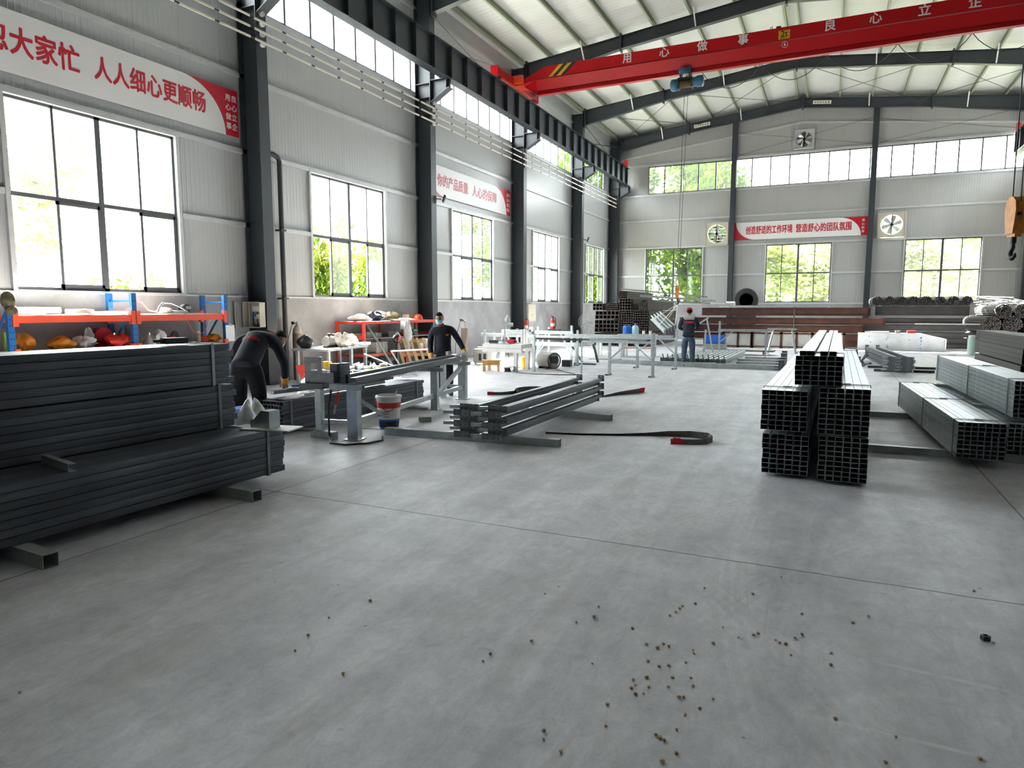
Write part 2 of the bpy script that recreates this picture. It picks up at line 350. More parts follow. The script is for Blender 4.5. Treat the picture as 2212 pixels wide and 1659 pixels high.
# ------------------------------------------------------------------ floor
SMEARS = (((.0, 4.9), (.50, 2.6), .22, (.36, .365, .375), .7), ((-.80, 4.0), (-.62, 2.7), .26, (.40, .405, .41), .4), ((.23, 3.61), (.82, 3.57), .025, (.74, .74, .74), .5), ((-.04, 2.99), (.63, 2.98), .02, (.74, .74, .74), .5), ((-1.39, 4.1), (-1.32, 2.4), .06, (.42, .405, .38), .6), ((-.23, 3.14), (.07, 2.68), .04, (.34, .34, .34), .6), ((-2.9, 1.8), (-2.97, 2.5), .15, (.46, .44, .405), .55), ((-4.12, 2.57), (-3.96, 2.78), .03, (.36, .36, .36), .6))
def floor_mat():
    m = bpy.data.materials.new('bare_concrete'); m.use_nodes = True; nt = m.node_tree; N = nt.nodes; L = nt.links
    b = N['Principled BSDF']; b.inputs['Specular IOR Level'].default_value = .28
    tc = N.new('ShaderNodeTexCoord')
    def noise(scale, det, rough=.6, sc=None, rot=0, dist=0):
        mp = N.new('ShaderNodeMapping'); L.new(tc.outputs['Object'], mp.inputs[0])
        if sc: mp.inputs['Scale'].default_value = sc
        mp.inputs['Rotation'].default_value = (0, 0, rot)
        n = N.new('ShaderNodeTexNoise'); n.inputs['Scale'].default_value = scale; n.inputs['Detail'].default_value = det; n.inputs['Roughness'].default_value = rough; n.inputs['Distortion'].default_value = dist
        L.new(mp.outputs[0], n.inputs[0]); return n.outputs['Fac']
    def ramp(f, p0, c0, p1, c1):
        r = N.new('ShaderNodeValToRGB'); r.color_ramp.elements[0].position = p0; r.color_ramp.elements[1].position = p1
        r.color_ramp.elements[0].color = (*c0, 1); r.color_ramp.elements[1].color = (*c1, 1); L.new(f, r.inputs[0]); return r.outputs[0]
    def mix(t, f, a, c):
        x = N.new('ShaderNodeMix'); x.data_type = 'RGBA'; x.blend_type = t
        for k, v in ((0, f), (6, a), (7, c)):
            if isinstance(v, float): x.inputs[k].default_value = v
            elif isinstance(v, tuple): x.inputs[k].default_value = (*v, 1)
            else: L.new(v, x.inputs[k])
        return x.outputs[2]
    def mth(op, a, c=None, cl=False):
        k = N.new('ShaderNodeMath'); k.operation = op; k.use_clamp = cl
        for i, v in enumerate((a, c)):
            if v is None: continue
            if isinstance(v, (int, float)): k.inputs[i].default_value = v
            else: L.new(v, k.inputs[i])
        return k.outputs[0]
    g = (.385, .395, .405)
    base = ramp(noise(.45, 5, .65), .3, (.52, .522, .552), .7, (.66, .66, .692))
    base = mix('MULTIPLY', 1.0, base, ramp(noise(2.6, 6, .7), .3, (.78, .78, .785), .72, (1.06, 1.06, 1.055)))
    base = mix('MULTIPLY', 1.0, base, ramp(noise(11, 6, .75, (1.3, .7, 1), R(25), .8), .34, (.84, .84, .84), .62, (1.03, 1.03, 1.03)))
    base = mix('MULTIPLY', 1.0, base, ramp(noise(60, 4, .7), .3, (.90, .90, .90), .65, (1.03, 1.03, 1.03)))
    base = mix('MULTIPLY', 1.0, base, ramp(noise(1.1, 4, .6, (2.6, .35, 1), R(18), .6), .36, (.86, .86, .87), .62, (1.04, 1.04, 1.04)))      # traffic smears
    base = mix('MIX', mth('MULTIPLY', ramp(noise(.9, 5, .7, (.9, .5, 1), R(-14), 1.2), .60, (0, 0, 0), .70, (1, 1, 1)), .5), base, (.37, .36, .335))   # beige and dark stains
    base = mix('MIX', mth('MULTIPLY', ramp(noise(7, 3, .6), .665, (0, 0, 0), .72, (1, 1, 1)), .42), base, (.28, .28, .285))
    base = mix('MIX', mth('MULTIPLY', ramp(noise(2.2, 6, .75, (3.5, .28, 1), R(-27), 1.0), .60, (0, 0, 0), .70, (1, 1, 1)), .38), base, (.32, .32, .325))
    vo = N.new('ShaderNodeTexVoronoi'); vo.inputs['Scale'].default_value = 5.5; L.new(tc.outputs['Object'], vo.inputs[0])      # grit specks
    sc_ = N.new('ShaderNodeSeparateColor'); L.new(vo.outputs['Color'], sc_.inputs[0])
    def mth0(op, a, c):
        k = N.new('ShaderNodeMath'); k.operation = op
        for i, v in enumerate((a, c)):
            if isinstance(v, (int, float)): k.inputs[i].default_value = v
            else: L.new(v, k.inputs[i])
        return k.outputs[0]
    spk = mth0('MULTIPLY', mth0('LESS_THAN', vo.outputs['Distance'], mth0('MULTIPLY', sc_.outputs[0], .075)), mth0('GREATER_THAN', sc_.outputs[1], .55))
    base = mix('MIX', mth0('MULTIPLY', spk, .7), base, (.16, .155, .15))
    sp = N.new('ShaderNodeSeparateXYZ'); L.new(tc.outputs['Object'], sp.inputs[0]); X, Y = sp.outputs[0], sp.outputs[1]
    # two swept tyre trails: parallel tread lines along gentle arcs
    def trail(cx, cy, rad, halfw, tint, amt):
        dx, dy = mth('SUBTRACT', X, cx), mth('SUBTRACT', Y, cy)
        r = mth('SQRT', mth('ADD', mth('MULTIPLY', dx, dx), mth('MULTIPLY', dy, dy)))
        d = mth('ABSOLUTE', mth('SUBTRACT', r, rad)); inside = mth('LESS_THAN', d, halfw)
        tread = mth('GREATER_THAN', mth('SINE', mth('MULTIPLY', r, 95)), -.2)
        f = mth('MULTIPLY', mth('MULTIPLY', inside, tread), ramp(noise(3, 4, .7), .38, (0, 0, 0), .6, (1, 1, 1)))
        return mth('MULTIPLY', f, amt), tint
    for t in ((6.5, 1.6, 8.45, .11, (.42, .40, .37), .45), (6.5, 1.6, 7.35, .10, (.36, .36, .36), .25), (-11.0, -3.0, 12.6, .12, (.36, .36, .365), .3), (9.0, 5.5, 9.6, .12, (.38, .38, .38), .3)):
        f, tint = trail(*t); base = mix('MIX', f, base, tint)
    # straight smears left by dragged loads: (start, end, half width, tint, strength)
    for (x0, y0), (x1, y1), hw, tint, amt in SMEARS:
        dx, dy = x1 - x0, y1 - y0; l = math.hypot(dx, dy); ux, uy = dx / l, dy / l
        al = mth('ADD', mth('MULTIPLY', mth('SUBTRACT', X, x0), ux), mth('MULTIPLY', mth('SUBTRACT', Y, y0), uy))
        ac = mth('ABSOLUTE', mth('ADD', mth('MULTIPLY', mth('SUBTRACT', X, x0), -uy), mth('MULTIPLY', mth('SUBTRACT', Y, y0), ux)))
        f = mth('SUBTRACT', 1.0, mth('DIVIDE', ac, hw), True); e = mth('MULTIPLY', mth('MULTIPLY', al, 6.0 / l, True), mth('MULTIPLY', mth('SUBTRACT', l, al), 6.0 / l, True))
        base = mix('MIX', mth('MULTIPLY', mth('MULTIPLY', mth('MULTIPLY', f, e), ramp(noise(5, 5, .75), .32, (0, 0, 0), .58, (1, 1, 1))), amt), base, tint)
    # saw-cut joints
    wob = mth('MULTIPLY', mth('SUBTRACT', noise(3, 3), .5), .03)
    fx = mth('ABSOLUTE', mth('SUBTRACT', mth('FRACT', mth('DIVIDE', mth('ADD', X, 1.6), 6.2)), .5)); fy = mth('ABSOLUTE', mth('SUBTRACT', mth('FRACT', mth('DIVIDE', mth('ADD', mth('ADD', Y, wob), -1.7), 6.0)), .5))
    jx = mth('LESS_THAN', fx, .0011); jy = mth('LESS_THAN', fy, .0012)
    j = mth('MAXIMUM', jx, jy)
    base = mix('MIX', mth('MULTIPLY', j, .8), base, (.07, .07, .07))
    L.new(base, b.inputs['Base Color'])
    L.new(ramp(noise(1.6, 5, .7), .3, (.44, .44, .44), .7, (.66, .66, .66)), b.inputs['Roughness'])
    bp = N.new('ShaderNodeBump'); bp.inputs['Strength'].default_value = .12; bp.inputs['Distance'].default_value = .004
    L.new(noise(26, 6, .7), bp.inputs['Height']); L.new(bp.outputs[0], b.inputs['Normal'])
    return m
FLOOR = floor_mat()
struct('floor', B().box(XW - .25, XR + .25, YN - .25, YE + .25, -.2, 0), FLOOR)
def wallmat():
    m = mat('cement_render', (.345, .345, .35), .85, 0, .22, 1.1, .15, 14)
    return m
CEM = wallmat()
SILL = 2.0
# ------------------------------------------------------------------ walls
def win_holes(side): return [(y, y + 3.12, 2.04, 5.14) for y in WIN_Y]
CL0, CL1 = 8.40, 9.82
def long_wall(nm, x0, x1, xb0, xb1):
    hs = (win_holes(nm) if nm == 'left' else []) + [(5.0 if nm == 'left' else 20.0, 37.85, CL0, CL1)]
    o = struct('wall_' + nm, B().holes_plate('x', x0, x1, YN - .2, YE + .2, SILL, 11.62, hs), PANEL if nm == 'left' else PANELR)
    struct('render', B().box(xb0, xb1, YN - .2, YE + .2, 0, SILL), CEM, o)
    struct('ledge', B().box(min(xb0, xb1) - (.0 if nm == 'left' else .03), max(xb0, xb1) + (.03 if nm == 'left' else 0), YN, YE, SILL - .015, SILL + .02), WHITE, o)
long_wall('left', XW - .08, XW, XW - .24, XW + .02)
long_wall('right', XR, XR + .08, XR - .02, XR + .24)
E_WIN = [(-9.98, -6.78), (-3.42, -.22), (3.08, 6.28)]
def ztop(x): return 12.62 - .111 * abs(x - RX)
b = B(); hs = [(a, c, 2.08, 5.15) for a, c in E_WIN] + [(-9.93, 7.9, 8.24, 9.78), (-6.56, -5.46, 5.25, 6.35), (1.88, 2.98, 5.30, 6.40)]
b.holes_plate('y', YE, YE + .08, XW - .1, XR + .1, SILL, 11.4, hs)
b.prism([(XW - .1, 11.4), (XR + .1, 11.4), (XR + .1, ztop(XR) + .06), (RX, ztop(RX) + .06), (XW - .1, ztop(XW) + .06)], 'y', YE, YE + .08)
we = struct('wall_far', b, PANELX)
struct('render', B().box(XW - .1, XR + .1, YE - .02, YE + .24, 0, SILL), CEM, we)
struct('ledge', B().box(XW, XR, YE - .05, YE, SILL - .015, SILL + .03), WHITE, we)
b = B().holes_plate('y', YN - .2, YN, XW - .1, XR + .1, 0, 11.4, [])
b.prism([(XW - .1, 11.4), (XR + .1, 11.4), (XR + .1, ztop(XR) + .06), (RX, ztop(RX) + .06), (XW - .1, ztop(XW) + .06)], 'y', YN - .2, YN)
struct('wall_near', b, mat('grey_door_sheet', (.34, .34, .34), .6, 0, .1, 1))
# roof: two slopes with an unseen overhang added to block clerestory sun
OV = 2.3
b = B()
for sx, xe in ((-1, XW - OV), (1, XR + OV)):
    b.prism([(RX, ztop(RX) + .06), (xe, ztop(xe) + .06), (xe, ztop(xe) + .16), (RX, ztop(RX) + .16)], 'y', YN - 1, YE + 1)
struct('ceiling', b, ROOF)
struct('ground', B().box(-70, 60, -50, 110, -.45, -.25), GRASS)

# horizontal rails of thin sheet on the walls
b = B()
for z in (3.60, 5.20):
    ys = [YN] + [q for y in WIN_Y for q in ((y - .08, y + 3.2) if z < 5 else ())] + [YE]
    if z > 5: b.box(XW, XW + .07, YN, YE, z - .045, z + .055)
    else:
        for a, c in zip(ys[::2], ys[1::2]): b.box(XW, XW + .07, a, c, z - .05, z + .05)
for z in (6.83, 8.33, 9.90, 10.9): b.box(XW, XW + .07, YN, YE, z - .05, z + .05)
struct('trim_1', b, GIRT)
b = B()
for z in (5.20, 6.74, 8.17, 9.86): b.box(XW, XR, YE - .07, YE, z - .05, z + .05)
xs = [XW, E_WIN[0][0] - .06, E_WIN[0][1] + .06, E_WIN[1][0] - .06, E_WIN[1][1] + .06, E_WIN[2][0] - .06, E_WIN[2][1] + .06, XR]
for a, c in zip(xs[::2], xs[1::2]): b.box(a, c, YE - .07, YE, 3.55, 3.65)
for x0, x1 in ((XW, RX), (RX, XR)): b.beam((x0, YE - .04, ztop(x0) - 1.28), (x1, YE - .04, ztop(x1) - 1.28), .07, .09)
struct('trim_2', b, GIRT)
b = B()
for z in (3.60, 5.20, 6.83, 8.33, 9.90): b.box(XR - .07, XR, YN, YE, z - .05, z + .05)
for y in WIN_Y: pass
tr3 = struct('trim_3', B().box(XR - .07, XR, YN, YE, 6.78, 6.88).box(XR - .07, XR, YN, YE, 8.28, 8.38).box(XR - .07, XR, YN, YE, 9.85, 9.95), GIRT)
b.bm.free()

# ------------------------------------------------------------------ windows
NW = [0]
def window(axis, wall, u0, u1, z0, z1, inward, sashes=True, cols=4, transom=.5, jamb=True):
    NW[0] += 1; n = 'window_%d' % NW[0]
    def bx(b, ua, ub, d0, d1, za, zb):
        a0, a1 = sorted((wall + inward * d0, wall + inward * d1))
        return b.box(a0, a1, ua, ub, za, zb) if axis == 'x' else b.box(ua, ub, a0, a1, za, zb)
    b = B(); t = .05; zt = z0 + (z1 - z0) * transom
    bx(b, u0, u1, -.07, -.01, z0, z0 + t); bx(b, u0, u1, -.07, -.01, z1 - t, z1); bx(b, u0, u0 + t, -.07, -.01, z0, z1); bx(b, u1 - t, u1, -.07, -.01, z0, z1)
    us = [u0 + (u1 - u0) * k / cols for k in range(cols + 1)]
    for k in range(1, cols):
        h = .05 if (cols == 4 and k == 2) else .022 if cols == 4 else .032
        bx(b, us[k] - h, us[k] + h, -.07, -.01, z0, z1)
    if transom: bx(b, u0, u1, -.072, -.012, zt - .035, zt + .035)
    o = struct(n, b, SASH)
    g = B(); bx(g, u0 + t, u1 - t, -.045, -.038, (zt if sashes and transom else z0), z1 - t)
    if sashes and transom:
        f = B()
        for k in (1, 3):
            a, c = us[k] - .03, us[k + 1] - .04
            for (p, q, r, s) in ((a, c, z0 + .05, z0 + .11), (a, c, zt - .09, zt - .03), (a, a + .05, z0 + .05, zt - .03), (c - .05, c, z0 + .05, zt - .03)): bx(f, p, q, -.035, -.004, r, s)
            bx(g, a + .04, c - .04, -.022, -.016, z0 + .1, zt - .08)
        struct('sash', f, SASH, o)
    struct('glass', g, GLASS, o)
    if jamb:
        j = B(); w = .07
        bx(j, u0 - w, u0, 0, .07, z0 - .03, z1 + w); bx(j, u1, u1 + w, 0, .07, z0 - .03, z1 + w); bx(j, u0 - w, u1 + w, .0, .08, z1, z1 + w); bx(j, u0 - w, u1 + w, 0, .06, z0 - .05, z0)
        struct('jamb', j, GIRT, o)
    return o
for y in WIN_Y: window('x', XW, y, y + 3.12, 2.04, 5.14, 1)
for a, c in E_WIN: window('y', YE, a, c, 2.08, 5.15, -1, sashes=False)
window('x', XW, 5.0, 37.85, CL0, CL1, 1, False, 37, 0, False)
window('x', XR, 20.0, 37.85, CL0, CL1, -1, False, 20, 0, False)
window('y', YE, -9.93, 7.9, 8.24, 9.78, -1, False, 19, 0, False)

# ------------------------------------------------------------------ columns, rafters, purlins
FY = [-2.4, 4.6, 11.6, 18.6, 25.6, 32.6, 38.85]
COLLAB = {4.6: 'charcoal steel column closest to the viewer at the window wall', 11.6: 'charcoal steel column carrying the open electrical box and the black downpipe',
          18.6: 'charcoal steel column rising behind the masked worker and the orange hard hat', 25.6: 'charcoal steel column with a red fire extinguisher at its foot and beige cabinet beyond',
          32.6: 'charcoal steel column carrying a floodlight beside the pedestal fan and the pile of square tubes', 38.85: 'charcoal steel corner column where the window wall meets the far wall'}
for y in FY[1:]:
    t = thing('steel_column', COLLAB[y], 'column', (0, y, 0), 0, 'columns along the window wall')
    b = B(); b.box(-11.52, -11.5, -.15, .15, 0, 11.25).box(-12.05, -12.03, -.15, .15, 0, 11.25).box(-12.03, -11.52, -.008, .008, 0, 11.25)
    for z in (8.2, 8.62, 7.7, 11.2): b.box(-12.03, -11.52, -.145, .145, z - .008, z + .008)
    obj('shaft', b, STEEL, t)
    k = B().prism([(-11.5, 8.05), (-10.85, 8.42), (-10.85, 8.68), (-11.5, 8.68)], 'y', -.012, .012)
    k.box(-11.5, -10.85, -.14, .14, 8.68, 8.70); k.beam((-11.5, 0, 8.05), (-10.85, 0, 8.42), .26, .016)
    k.box(-10.96, -10.94, -.13, .13, 8.42, 8.68)
    obj('bracket', k, STEEL, t)
    obj('base_plate', B().box(-12.06, -11.42, -.2, .2, 0, .02), STEEL, t)
ECL = {-5.2: 'charcoal post of the far wall between the big fan and the red slogan banner', 1.5: 'charcoal post of the far wall between the red slogan banner and the pale fan'}
for x in (-5.2, 1.5):
    zt = ztop(x) - .6
    b = B().box(x - .13, x + .13, YE - .34, YE - .325, 0, zt).box(x - .13, x + .13, YE - .09, YE - .075, 0, zt).box(x - .007, x + .007, YE - .325, YE - .09, 0, zt)
    tag(obj('gable_column', b, STEEL), ECL[x], 'column', 'posts of the far wall')
b = B().box(7.86, 7.88, 38.7, 39.0, 0, 11.2).box(8.24, 8.26, 38.7, 39.0, 0, 11.2).box(7.88, 8.24, 38.84, 38.86, 0, 11.2)
tag(obj('steel_column', b, STEEL), 'charcoal steel corner column behind the heap of rods', 'column')
RL = {11.6: 'charcoal roof rafter nearest overhead, above the crane-free bay', 18.6: 'charcoal roof rafter just in front of the red overhead crane', 25.6: 'charcoal roof rafter directly behind the red overhead crane',
      32.6: 'charcoal roof rafter halfway between the red crane and the far wall', 38.85: 'charcoal roof rafter lying against the far wall'}
def rafter_depth(x):
    a = abs(x - RX); return .46 if a < 5.7 else .46 + .26 * (a - 5.7) / 4.0
for y in FY[2:]:
    t = thing('roof_rafter', RL[y], 'roof beam', (0, y, 0), 0, 'rafters across the hall')
    for nm, xe in (('beam', -11.55), ('beam', 7.75)):
        b = B(); xs = [RX, RX + math.copysign(5.7, xe - RX), xe]
        for xa, xb in zip(xs, xs[1:]):
            ta, tb = ztop(xa) - .2, ztop(xb) - .2; da, db = rafter_depth(xa), rafter_depth(xb)
            b.prism([(xa, ta - da), (xb, tb - db), (xb, tb), (xa, ta)], 'y', -.006, .006)
            b.prism([(xa, ta - .014), (xb, tb - .014), (xb, tb), (xa, ta)], 'y', -.11, .11)
            b.prism([(xa, ta - da), (xb, tb - db), (xb, tb - db + .014), (xa, ta - da + .014)], 'y', -.11, .11)
        obj(nm, b, STEEL, t)
    for x in (RX, RX - 5.7, RX + 5.7, -11.42, 7.6):
        d = rafter_depth(x) + .18; obj('splice_plate', B().box(x - .028, x + .028, -.13, .13, ztop(x) - .2 - d + .08, ztop(x) - .12), STEEL, t)
    for x in (-9.05, -4.9, 1.1, 5.2):
        z = ztop(x) - .12; b = B().beam((x, -.5, z), (x + .02, -.05, z - rafter_depth(x) - .04), .05, .008); obj('fly_brace', b, WHITE, t)
offs = (.22, 1.70, 3.15, 4.50, 5.85, 7.20, 8.60, 9.75)
ORD = ('beside the ridge', 'second from the ridge', 'third from the ridge', 'fourth from the ridge', 'fifth from the ridge', 'third from the eave', 'second from the eave', 'lowest, at the eave')
for s, side in ((-1, 'slope above the row of windows'), (1, 'slope above the open floor')):
    for i, o_ in enumerate(offs):
        x = RX + s * o_; z = ztop(x) - .08
        b = B().chan((x, YN, z), (x, YE, z), .2, .07, .006, side=s)
        tag(obj('roof_purlin', b, PURL), 'zinc roof purlin with green light put into its colour, %s, roof %s' % (ORD[i], side), 'purlin', 'roof purlins')
# thin wind braces in the last bay and on the walls
def cross(label, p, q, r, u, rad=.012):
    t = thing('brace_cross', label, 'brace rods', p, 0, 'thin steel wind braces'); p = Vector(p)
    for a, c in ((p, q), (r, u)): obj('rod', B().rod([Vector(a) - p, Vector(c) - p], rad, 6), STEEL, t)
zz = lambda x: ztop(x) - .42
for xa, xb, lb in ((-11.3, -7.0, 'at the eave of the window wall'), (-7.0, -2.1, 'against the ridge on the window-wall slope'), (-1.7, 3.2, 'against the ridge on the open-floor slope'), (3.2, 7.6, 'above the heap of rods')):
    cross('thin crossed roof braces in the last bay ' + lb, (xa, 38.6, zz(xa)), (xb, 32.8, zz(xb)), (xa, 32.8, zz(xa)), (xb, 38.6, zz(xb)))
cross('thin crossed braces on the far wall behind the small top fan', (-5.0, YE - .1, 9.95), (1.3, YE - .1, 11.2), (-5.0, YE - .12, 11.1), (1.3, YE - .12, 9.95), .008)
cross('thin crossed braces on the far wall above the strip window towards the rod heap', (1.7, YE - .1, 9.95), (7.8, YE - .1, 11.0), (1.7, YE - .12, 11.1), (7.8, YE - .12, 9.95), .008)
cross('thick crossed wall braces above the crane runway in the last bay', (-11.6, 32.8, 9.9), (-11.6, 38.6, 10.9), (-11.63, 32.8, 10.9), (-11.63, 38.6, 9.9), .03)
cross('thin crossed wall braces high above the red crane end carriage', (-12.0, 18.9, 9.98), (-12.0, 25.3, 11.1), (-11.98, 18.9, 11.1), (-11.98, 25.3, 9.98), .008)

# crane runway girders
def runway(x, label, s):
    t = thing('crane_runway_beam', label, 'crane rail beam', (x, 0, 0), 0, 'runway beams of the cranes')
    obj('girder', B().ibeam((0, YN + .3, 9.18), (0, 38.7, 9.18), .95, .30, .016, .012), STEEL, t)
    b = B(); y = -5.8
    while y < 38.6: b.box(-.14, .14, y - .006, y + .006, 8.72, 9.64); y += .98
    obj('stiffener_ribs', b, STEEL, t)
    obj('rail', B().box(-.03, .03, YN + .3, 38.7, 9.655, 9.72), GALVD, t)
    obj('end_stop', B().box(-.08, .08, 38.35, 38.5, 9.72, 10.1), RED, t, label='red end stop')
runway(-11.0, 'long charcoal crane runway beam with stiffener ribs along the window wall', 1)
runway(7.2, 'far tip of the crane runway beam above the heap of rods', -1)
# conductor bars
for i, z in enumerate((7.84, 7.63, 7.42)):
    t = thing('conductor_bar', 'pale crane conductor bar with dark joints, %s of the three' % ('top', 'middle', 'lowest')[i], 'conductor bar', (-11.36, 0, z), 0, 'crane conductor bars')
    b = B(); j = B().box(-.009, .009, 3.0, 37.6, -.012, .012); y = 3.0
    while y < 37.5:
        b.box(-.012, .012, y, y + .80, -.02, .02); y += .92
    obj('pale_sections', b, BAR, t); obj('core', j, BLACK, t)
for y in FY[1:6]:
    nm = {4.6: 'on the nearest column', 11.6: 'on the column with the electrical box', 18.6: 'on the column behind the masked worker', 25.6: 'on the column by the fire extinguisher', 32.6: 'on the floodlight column by the tube pile'}[y]
    for i, z in enumerate((8.05, 7.84, 7.63, 7.42)):
        b = B().lathe([(.0, 0), (.05, 0), (.06, .03), (.04, .045), (.06, .06), (.05, .09), (0, .09)], (-11.5, y, z), 14, 'x')
        tag(obj('insulator', b, WHITE, smooth=True), 'round white insulator, %s of four %s' % (('topmost', 'second', 'third', 'lowest')[i], nm), 'insulator', 'conductor insulators')

for x, y, lb in ((-6.9, 38.70, 'small pale sign on the last rafter, window-wall slope'), (-1.0, 38.70, 'small pale sign on the last rafter just past the ridge')):
    t = thing('rafter_sign', lb, 'sign', (x, y, ztop(x) - .44), 0, 'small signs on the last rafter'); obj('plate', B().cbox((0, 0, 0), (.85, .012, .17), 0, math.atan(.111) if x > RX else -math.atan(.111)), BAR, t)
    b = B(); q = random.Random(int(-x * 10))
    for k in range(6): b.cbox((-.32 + .125 * k, -.008, (-.32 + .125 * k) * (.111 if x < RX else -.111)), (.075, .006, q.uniform(.05, .10)))
    obj('worn_print', b, PLATE, t)
# ------------------------------------------------------------------ crane, hoists
CY = 23.63
t = thing('overhead_crane', 'red overhead crane with white slogan and yellow 2t plate', 'crane', (0, CY, 0))
xl, xr = -10.62, 6.9
b = B()
# side profile: tapered ends, box on top, slanted lower plates down to the lower flange
def sec(x, zt, zm): return [(x, -.28, zm), (x, .28, zm), (x, .28, zt), (x, -.28, zt)]
P = [sec(xl, 9.99, 9.86), sec(-9.72, 10.34, 9.95), sec(4.9, 10.34, 9.95), sec(xr, 9.99, 9.86)]
V = [[b.bm.verts.new(q) for q in r] for r in P]
for A, C in zip(V, V[1:]):
    for k in range(4): b.bm.faces.new((A[k], A[(k + 1) % 4], C[(k + 1) % 4], C[k]))
b.bm.faces.new(V[0][::-1]); b.bm.faces.new(V[-1])
obj('box_girder', b, RED, t)
b = B()
V = [[b.bm.verts.new(q) for q in ((x, -.28, z1), (x, .28, z1), (x, .09, z0), (x, -.09, z0))] for x, z1, z0 in ((xl, 9.86, 9.80), (-10.1, 9.92, 9.60), (5.4, 9.92, 9.60), (xr, 9.86, 9.80))]
for A, C in zip(V, V[1:]):
    for k in range(4): b.bm.faces.new((A[k], A[(k + 1) % 4], C[(k + 1) % 4], C[k]))
b.bm.faces.new(V[0][::-1]); b.bm.faces.new(V[-1])
obj('slanted_web', b, RED, t)
b = B().box(-10.1, 5.4, -.012, .012, 9.47, 9.62).box(-10.15, 5.45, -.09, .09, 9.45, 9.475).prism([(-10.62, 9.8), (-10.1, 9.47), (-10.1, 9.62)], 'y', -.09, .09)
obj('lower_flange', b, RED, t)
for i, x in enumerate((-11.0, 7.2)):
    b = B().box(x - .12, x + .12, -1.75, 1.75, 9.80, 10.06).box(x - .14, x + .14, -1.8, -1.74, 9.74, 10.10).box(x - .14, x + .14, 1.74, 1.8, 9.74, 10.10)
    ec = obj('end_carriage', b, RED, t)
    s = 1 if i == 0 else -1
    obj('mounting_block', B().box(x + s * .02, x + s * .45, -.46, -.30, 9.86, 10.12).box(x + s * .1, x + s * .42, -.3, .3, 9.8, 10.0), BRRED, ec)
    for y in (-1.5, 1.5): obj('wheel', B().cyl((x - .05, y, 9.83), (x + .05, y, 9.83), .12, n=18), BLACK, ec)
    obj('motor', B().cyl((x + s * .12, 1.35, 9.98), (x + s * .55, 1.35, 9.98), .09, n=14).cyl((x + s * .5, 1.35, 9.98), (x + s * .62, 1.35, 9.98), .105, n=14), BLUE, ec)
    obj('skirt_panel', B().box(x - .13, x + .13, -1.35, 1.2, 9.745, 9.80), BRRED, ec, label='brighter orange red skirt')
yf = -.284
for k, (m, x) in enumerate(((YEL, -9.60), (BLACK, -9.44), (YEL, -9.28), (BLACK, -9.12))):
    b = B().prism([(x, 9.96), (x + .155, 9.96), (x + .57, 10.33), (x + .415, 10.33)], 'y', yf - .002, yf + .004); obj('hazard_stripe', b, m, t, label='yellow hazard stripe' if m is YEL else 'black hazard stripe')
for s, x in zip('用心做事良心立企', (-6.71, -5.46, -4.23, -2.97, -.49, .72, 1.95, 3.16)): text('character', s, .34, WHITE, t, (x, yf, 10.15), (R(90), 0, 0), .005, .003)
pl = obj('capacity_plate', B().box(-1.93, -1.60, yf - .006, yf + .004, 9.99, 10.24), YEL, t, label='yellow plate reading 2t')
text('figure', '2t', .25, BLACK, pl, (-1.765, yf - .006, 10.13), (R(90), 0, 0), .004, .002)
obj('fine_print', B().box(-1.88, -1.70, yf - .009, yf - .006, 10.015, 10.03), BLACK, pl)
# the circled 6 lies on the slanted plate
sl = math.atan2(.19, .32)
ring = B().rod([(.085 * math.cos(q * math.pi / 12), .085 * math.sin(q * math.pi / 12), 0) for q in range(24)], .006, 6, closed=True)
o = obj('number_ring', ring, WHITE, t); o.location = (-1.74, -.235, 9.835); o.rotation_euler = (R(90) + sl, 0, 0)
text('figure', '6', .12, WHITE, t, (-1.74, -.238, 9.835), (R(90) + sl, 0, 0), .004, .003)
obj('switch_box', B().box(-2.02, -1.88, -.1, .1, 10.34, 10.46).cyl((-2.15, 0, 10.34), (-2.15, 0, 10.52), .012, n=6).cyl((-2.20, 0, 10.34), (-2.20, 0, 10.5), .012, n=6), BLACK, t)
pts = []
xs = [-4.3, -2.45, -.55, 1.35, 3.2, 5.0]
for a, c in zip(xs, xs[1:]):
    for k in range(13):
        u = k / 12; pts.append((a + (c - a) * u, .16, 9.50 - .62 * math.sin(math.pi * u) ** .8))
obj('festoon_cable', B().rod(pts, .011, 6), BLACK, t)
# hoist riding on the crane
t = thing('electric_hoist', 'teal blue wire rope hoist slung under the red crane beam', 'hoist', (-4.76, CY, 0))
b = B().rod([(-.52, 0, 9.15), (-.50, 0, 9.15), (-.46, 0, 9.15), (-.28, 0, 9.15), (-.22, 0, 9.15)], [.12, .165, .19, .19, .15], 18); obj('gearbox', b, BLUE, t, True)
b = B().rod([(.18, 0, 9.18), (.24, 0, 9.18), (.34, 0, 9.18), (.345, 0, 9.18), (.52, 0, 9.18), (.55, 0, 9.18)], [.13, .15, .15, .18, .18, .14], 18); obj('motor', b, BLUE, t, True)
b = B().cyl((-.25, 0, 9.15), (.2, 0, 9.15), .115, n=18)
for k in range(9): b.rod([(-.2 + k * .045 + .0, .12 * math.cos(q * math.pi / 8), 9.15 + .12 * math.sin(q * math.pi / 8)) for q in range(16)], .012, 5, closed=True)
obj('drum', b, BRASS, t)
b = B().box(-.26, .2, -.15, .15, 9.27, 9.33).box(-.26, -.23, -.16, .16, 9.0, 9.33).box(.17, .2, -.16, .16, 9.0, 9.33).box(-.2, -.16, -.16, .16, 9.3, 9.52).box(.1, .14, -.16, .16, 9.3, 9.52); obj('frame', b, BLACK, t)
b = B().rod([(-.2, -.26, 9.50), (-.17, -.26, 9.5), (.02, -.26, 9.50), (.06, -.26, 9.5)], [.07, .1, .1, .07], 14).box(.0, .16, -.22, -.12, 9.46, 9.62); obj('trolley_motor', b, BLUE, t, True)
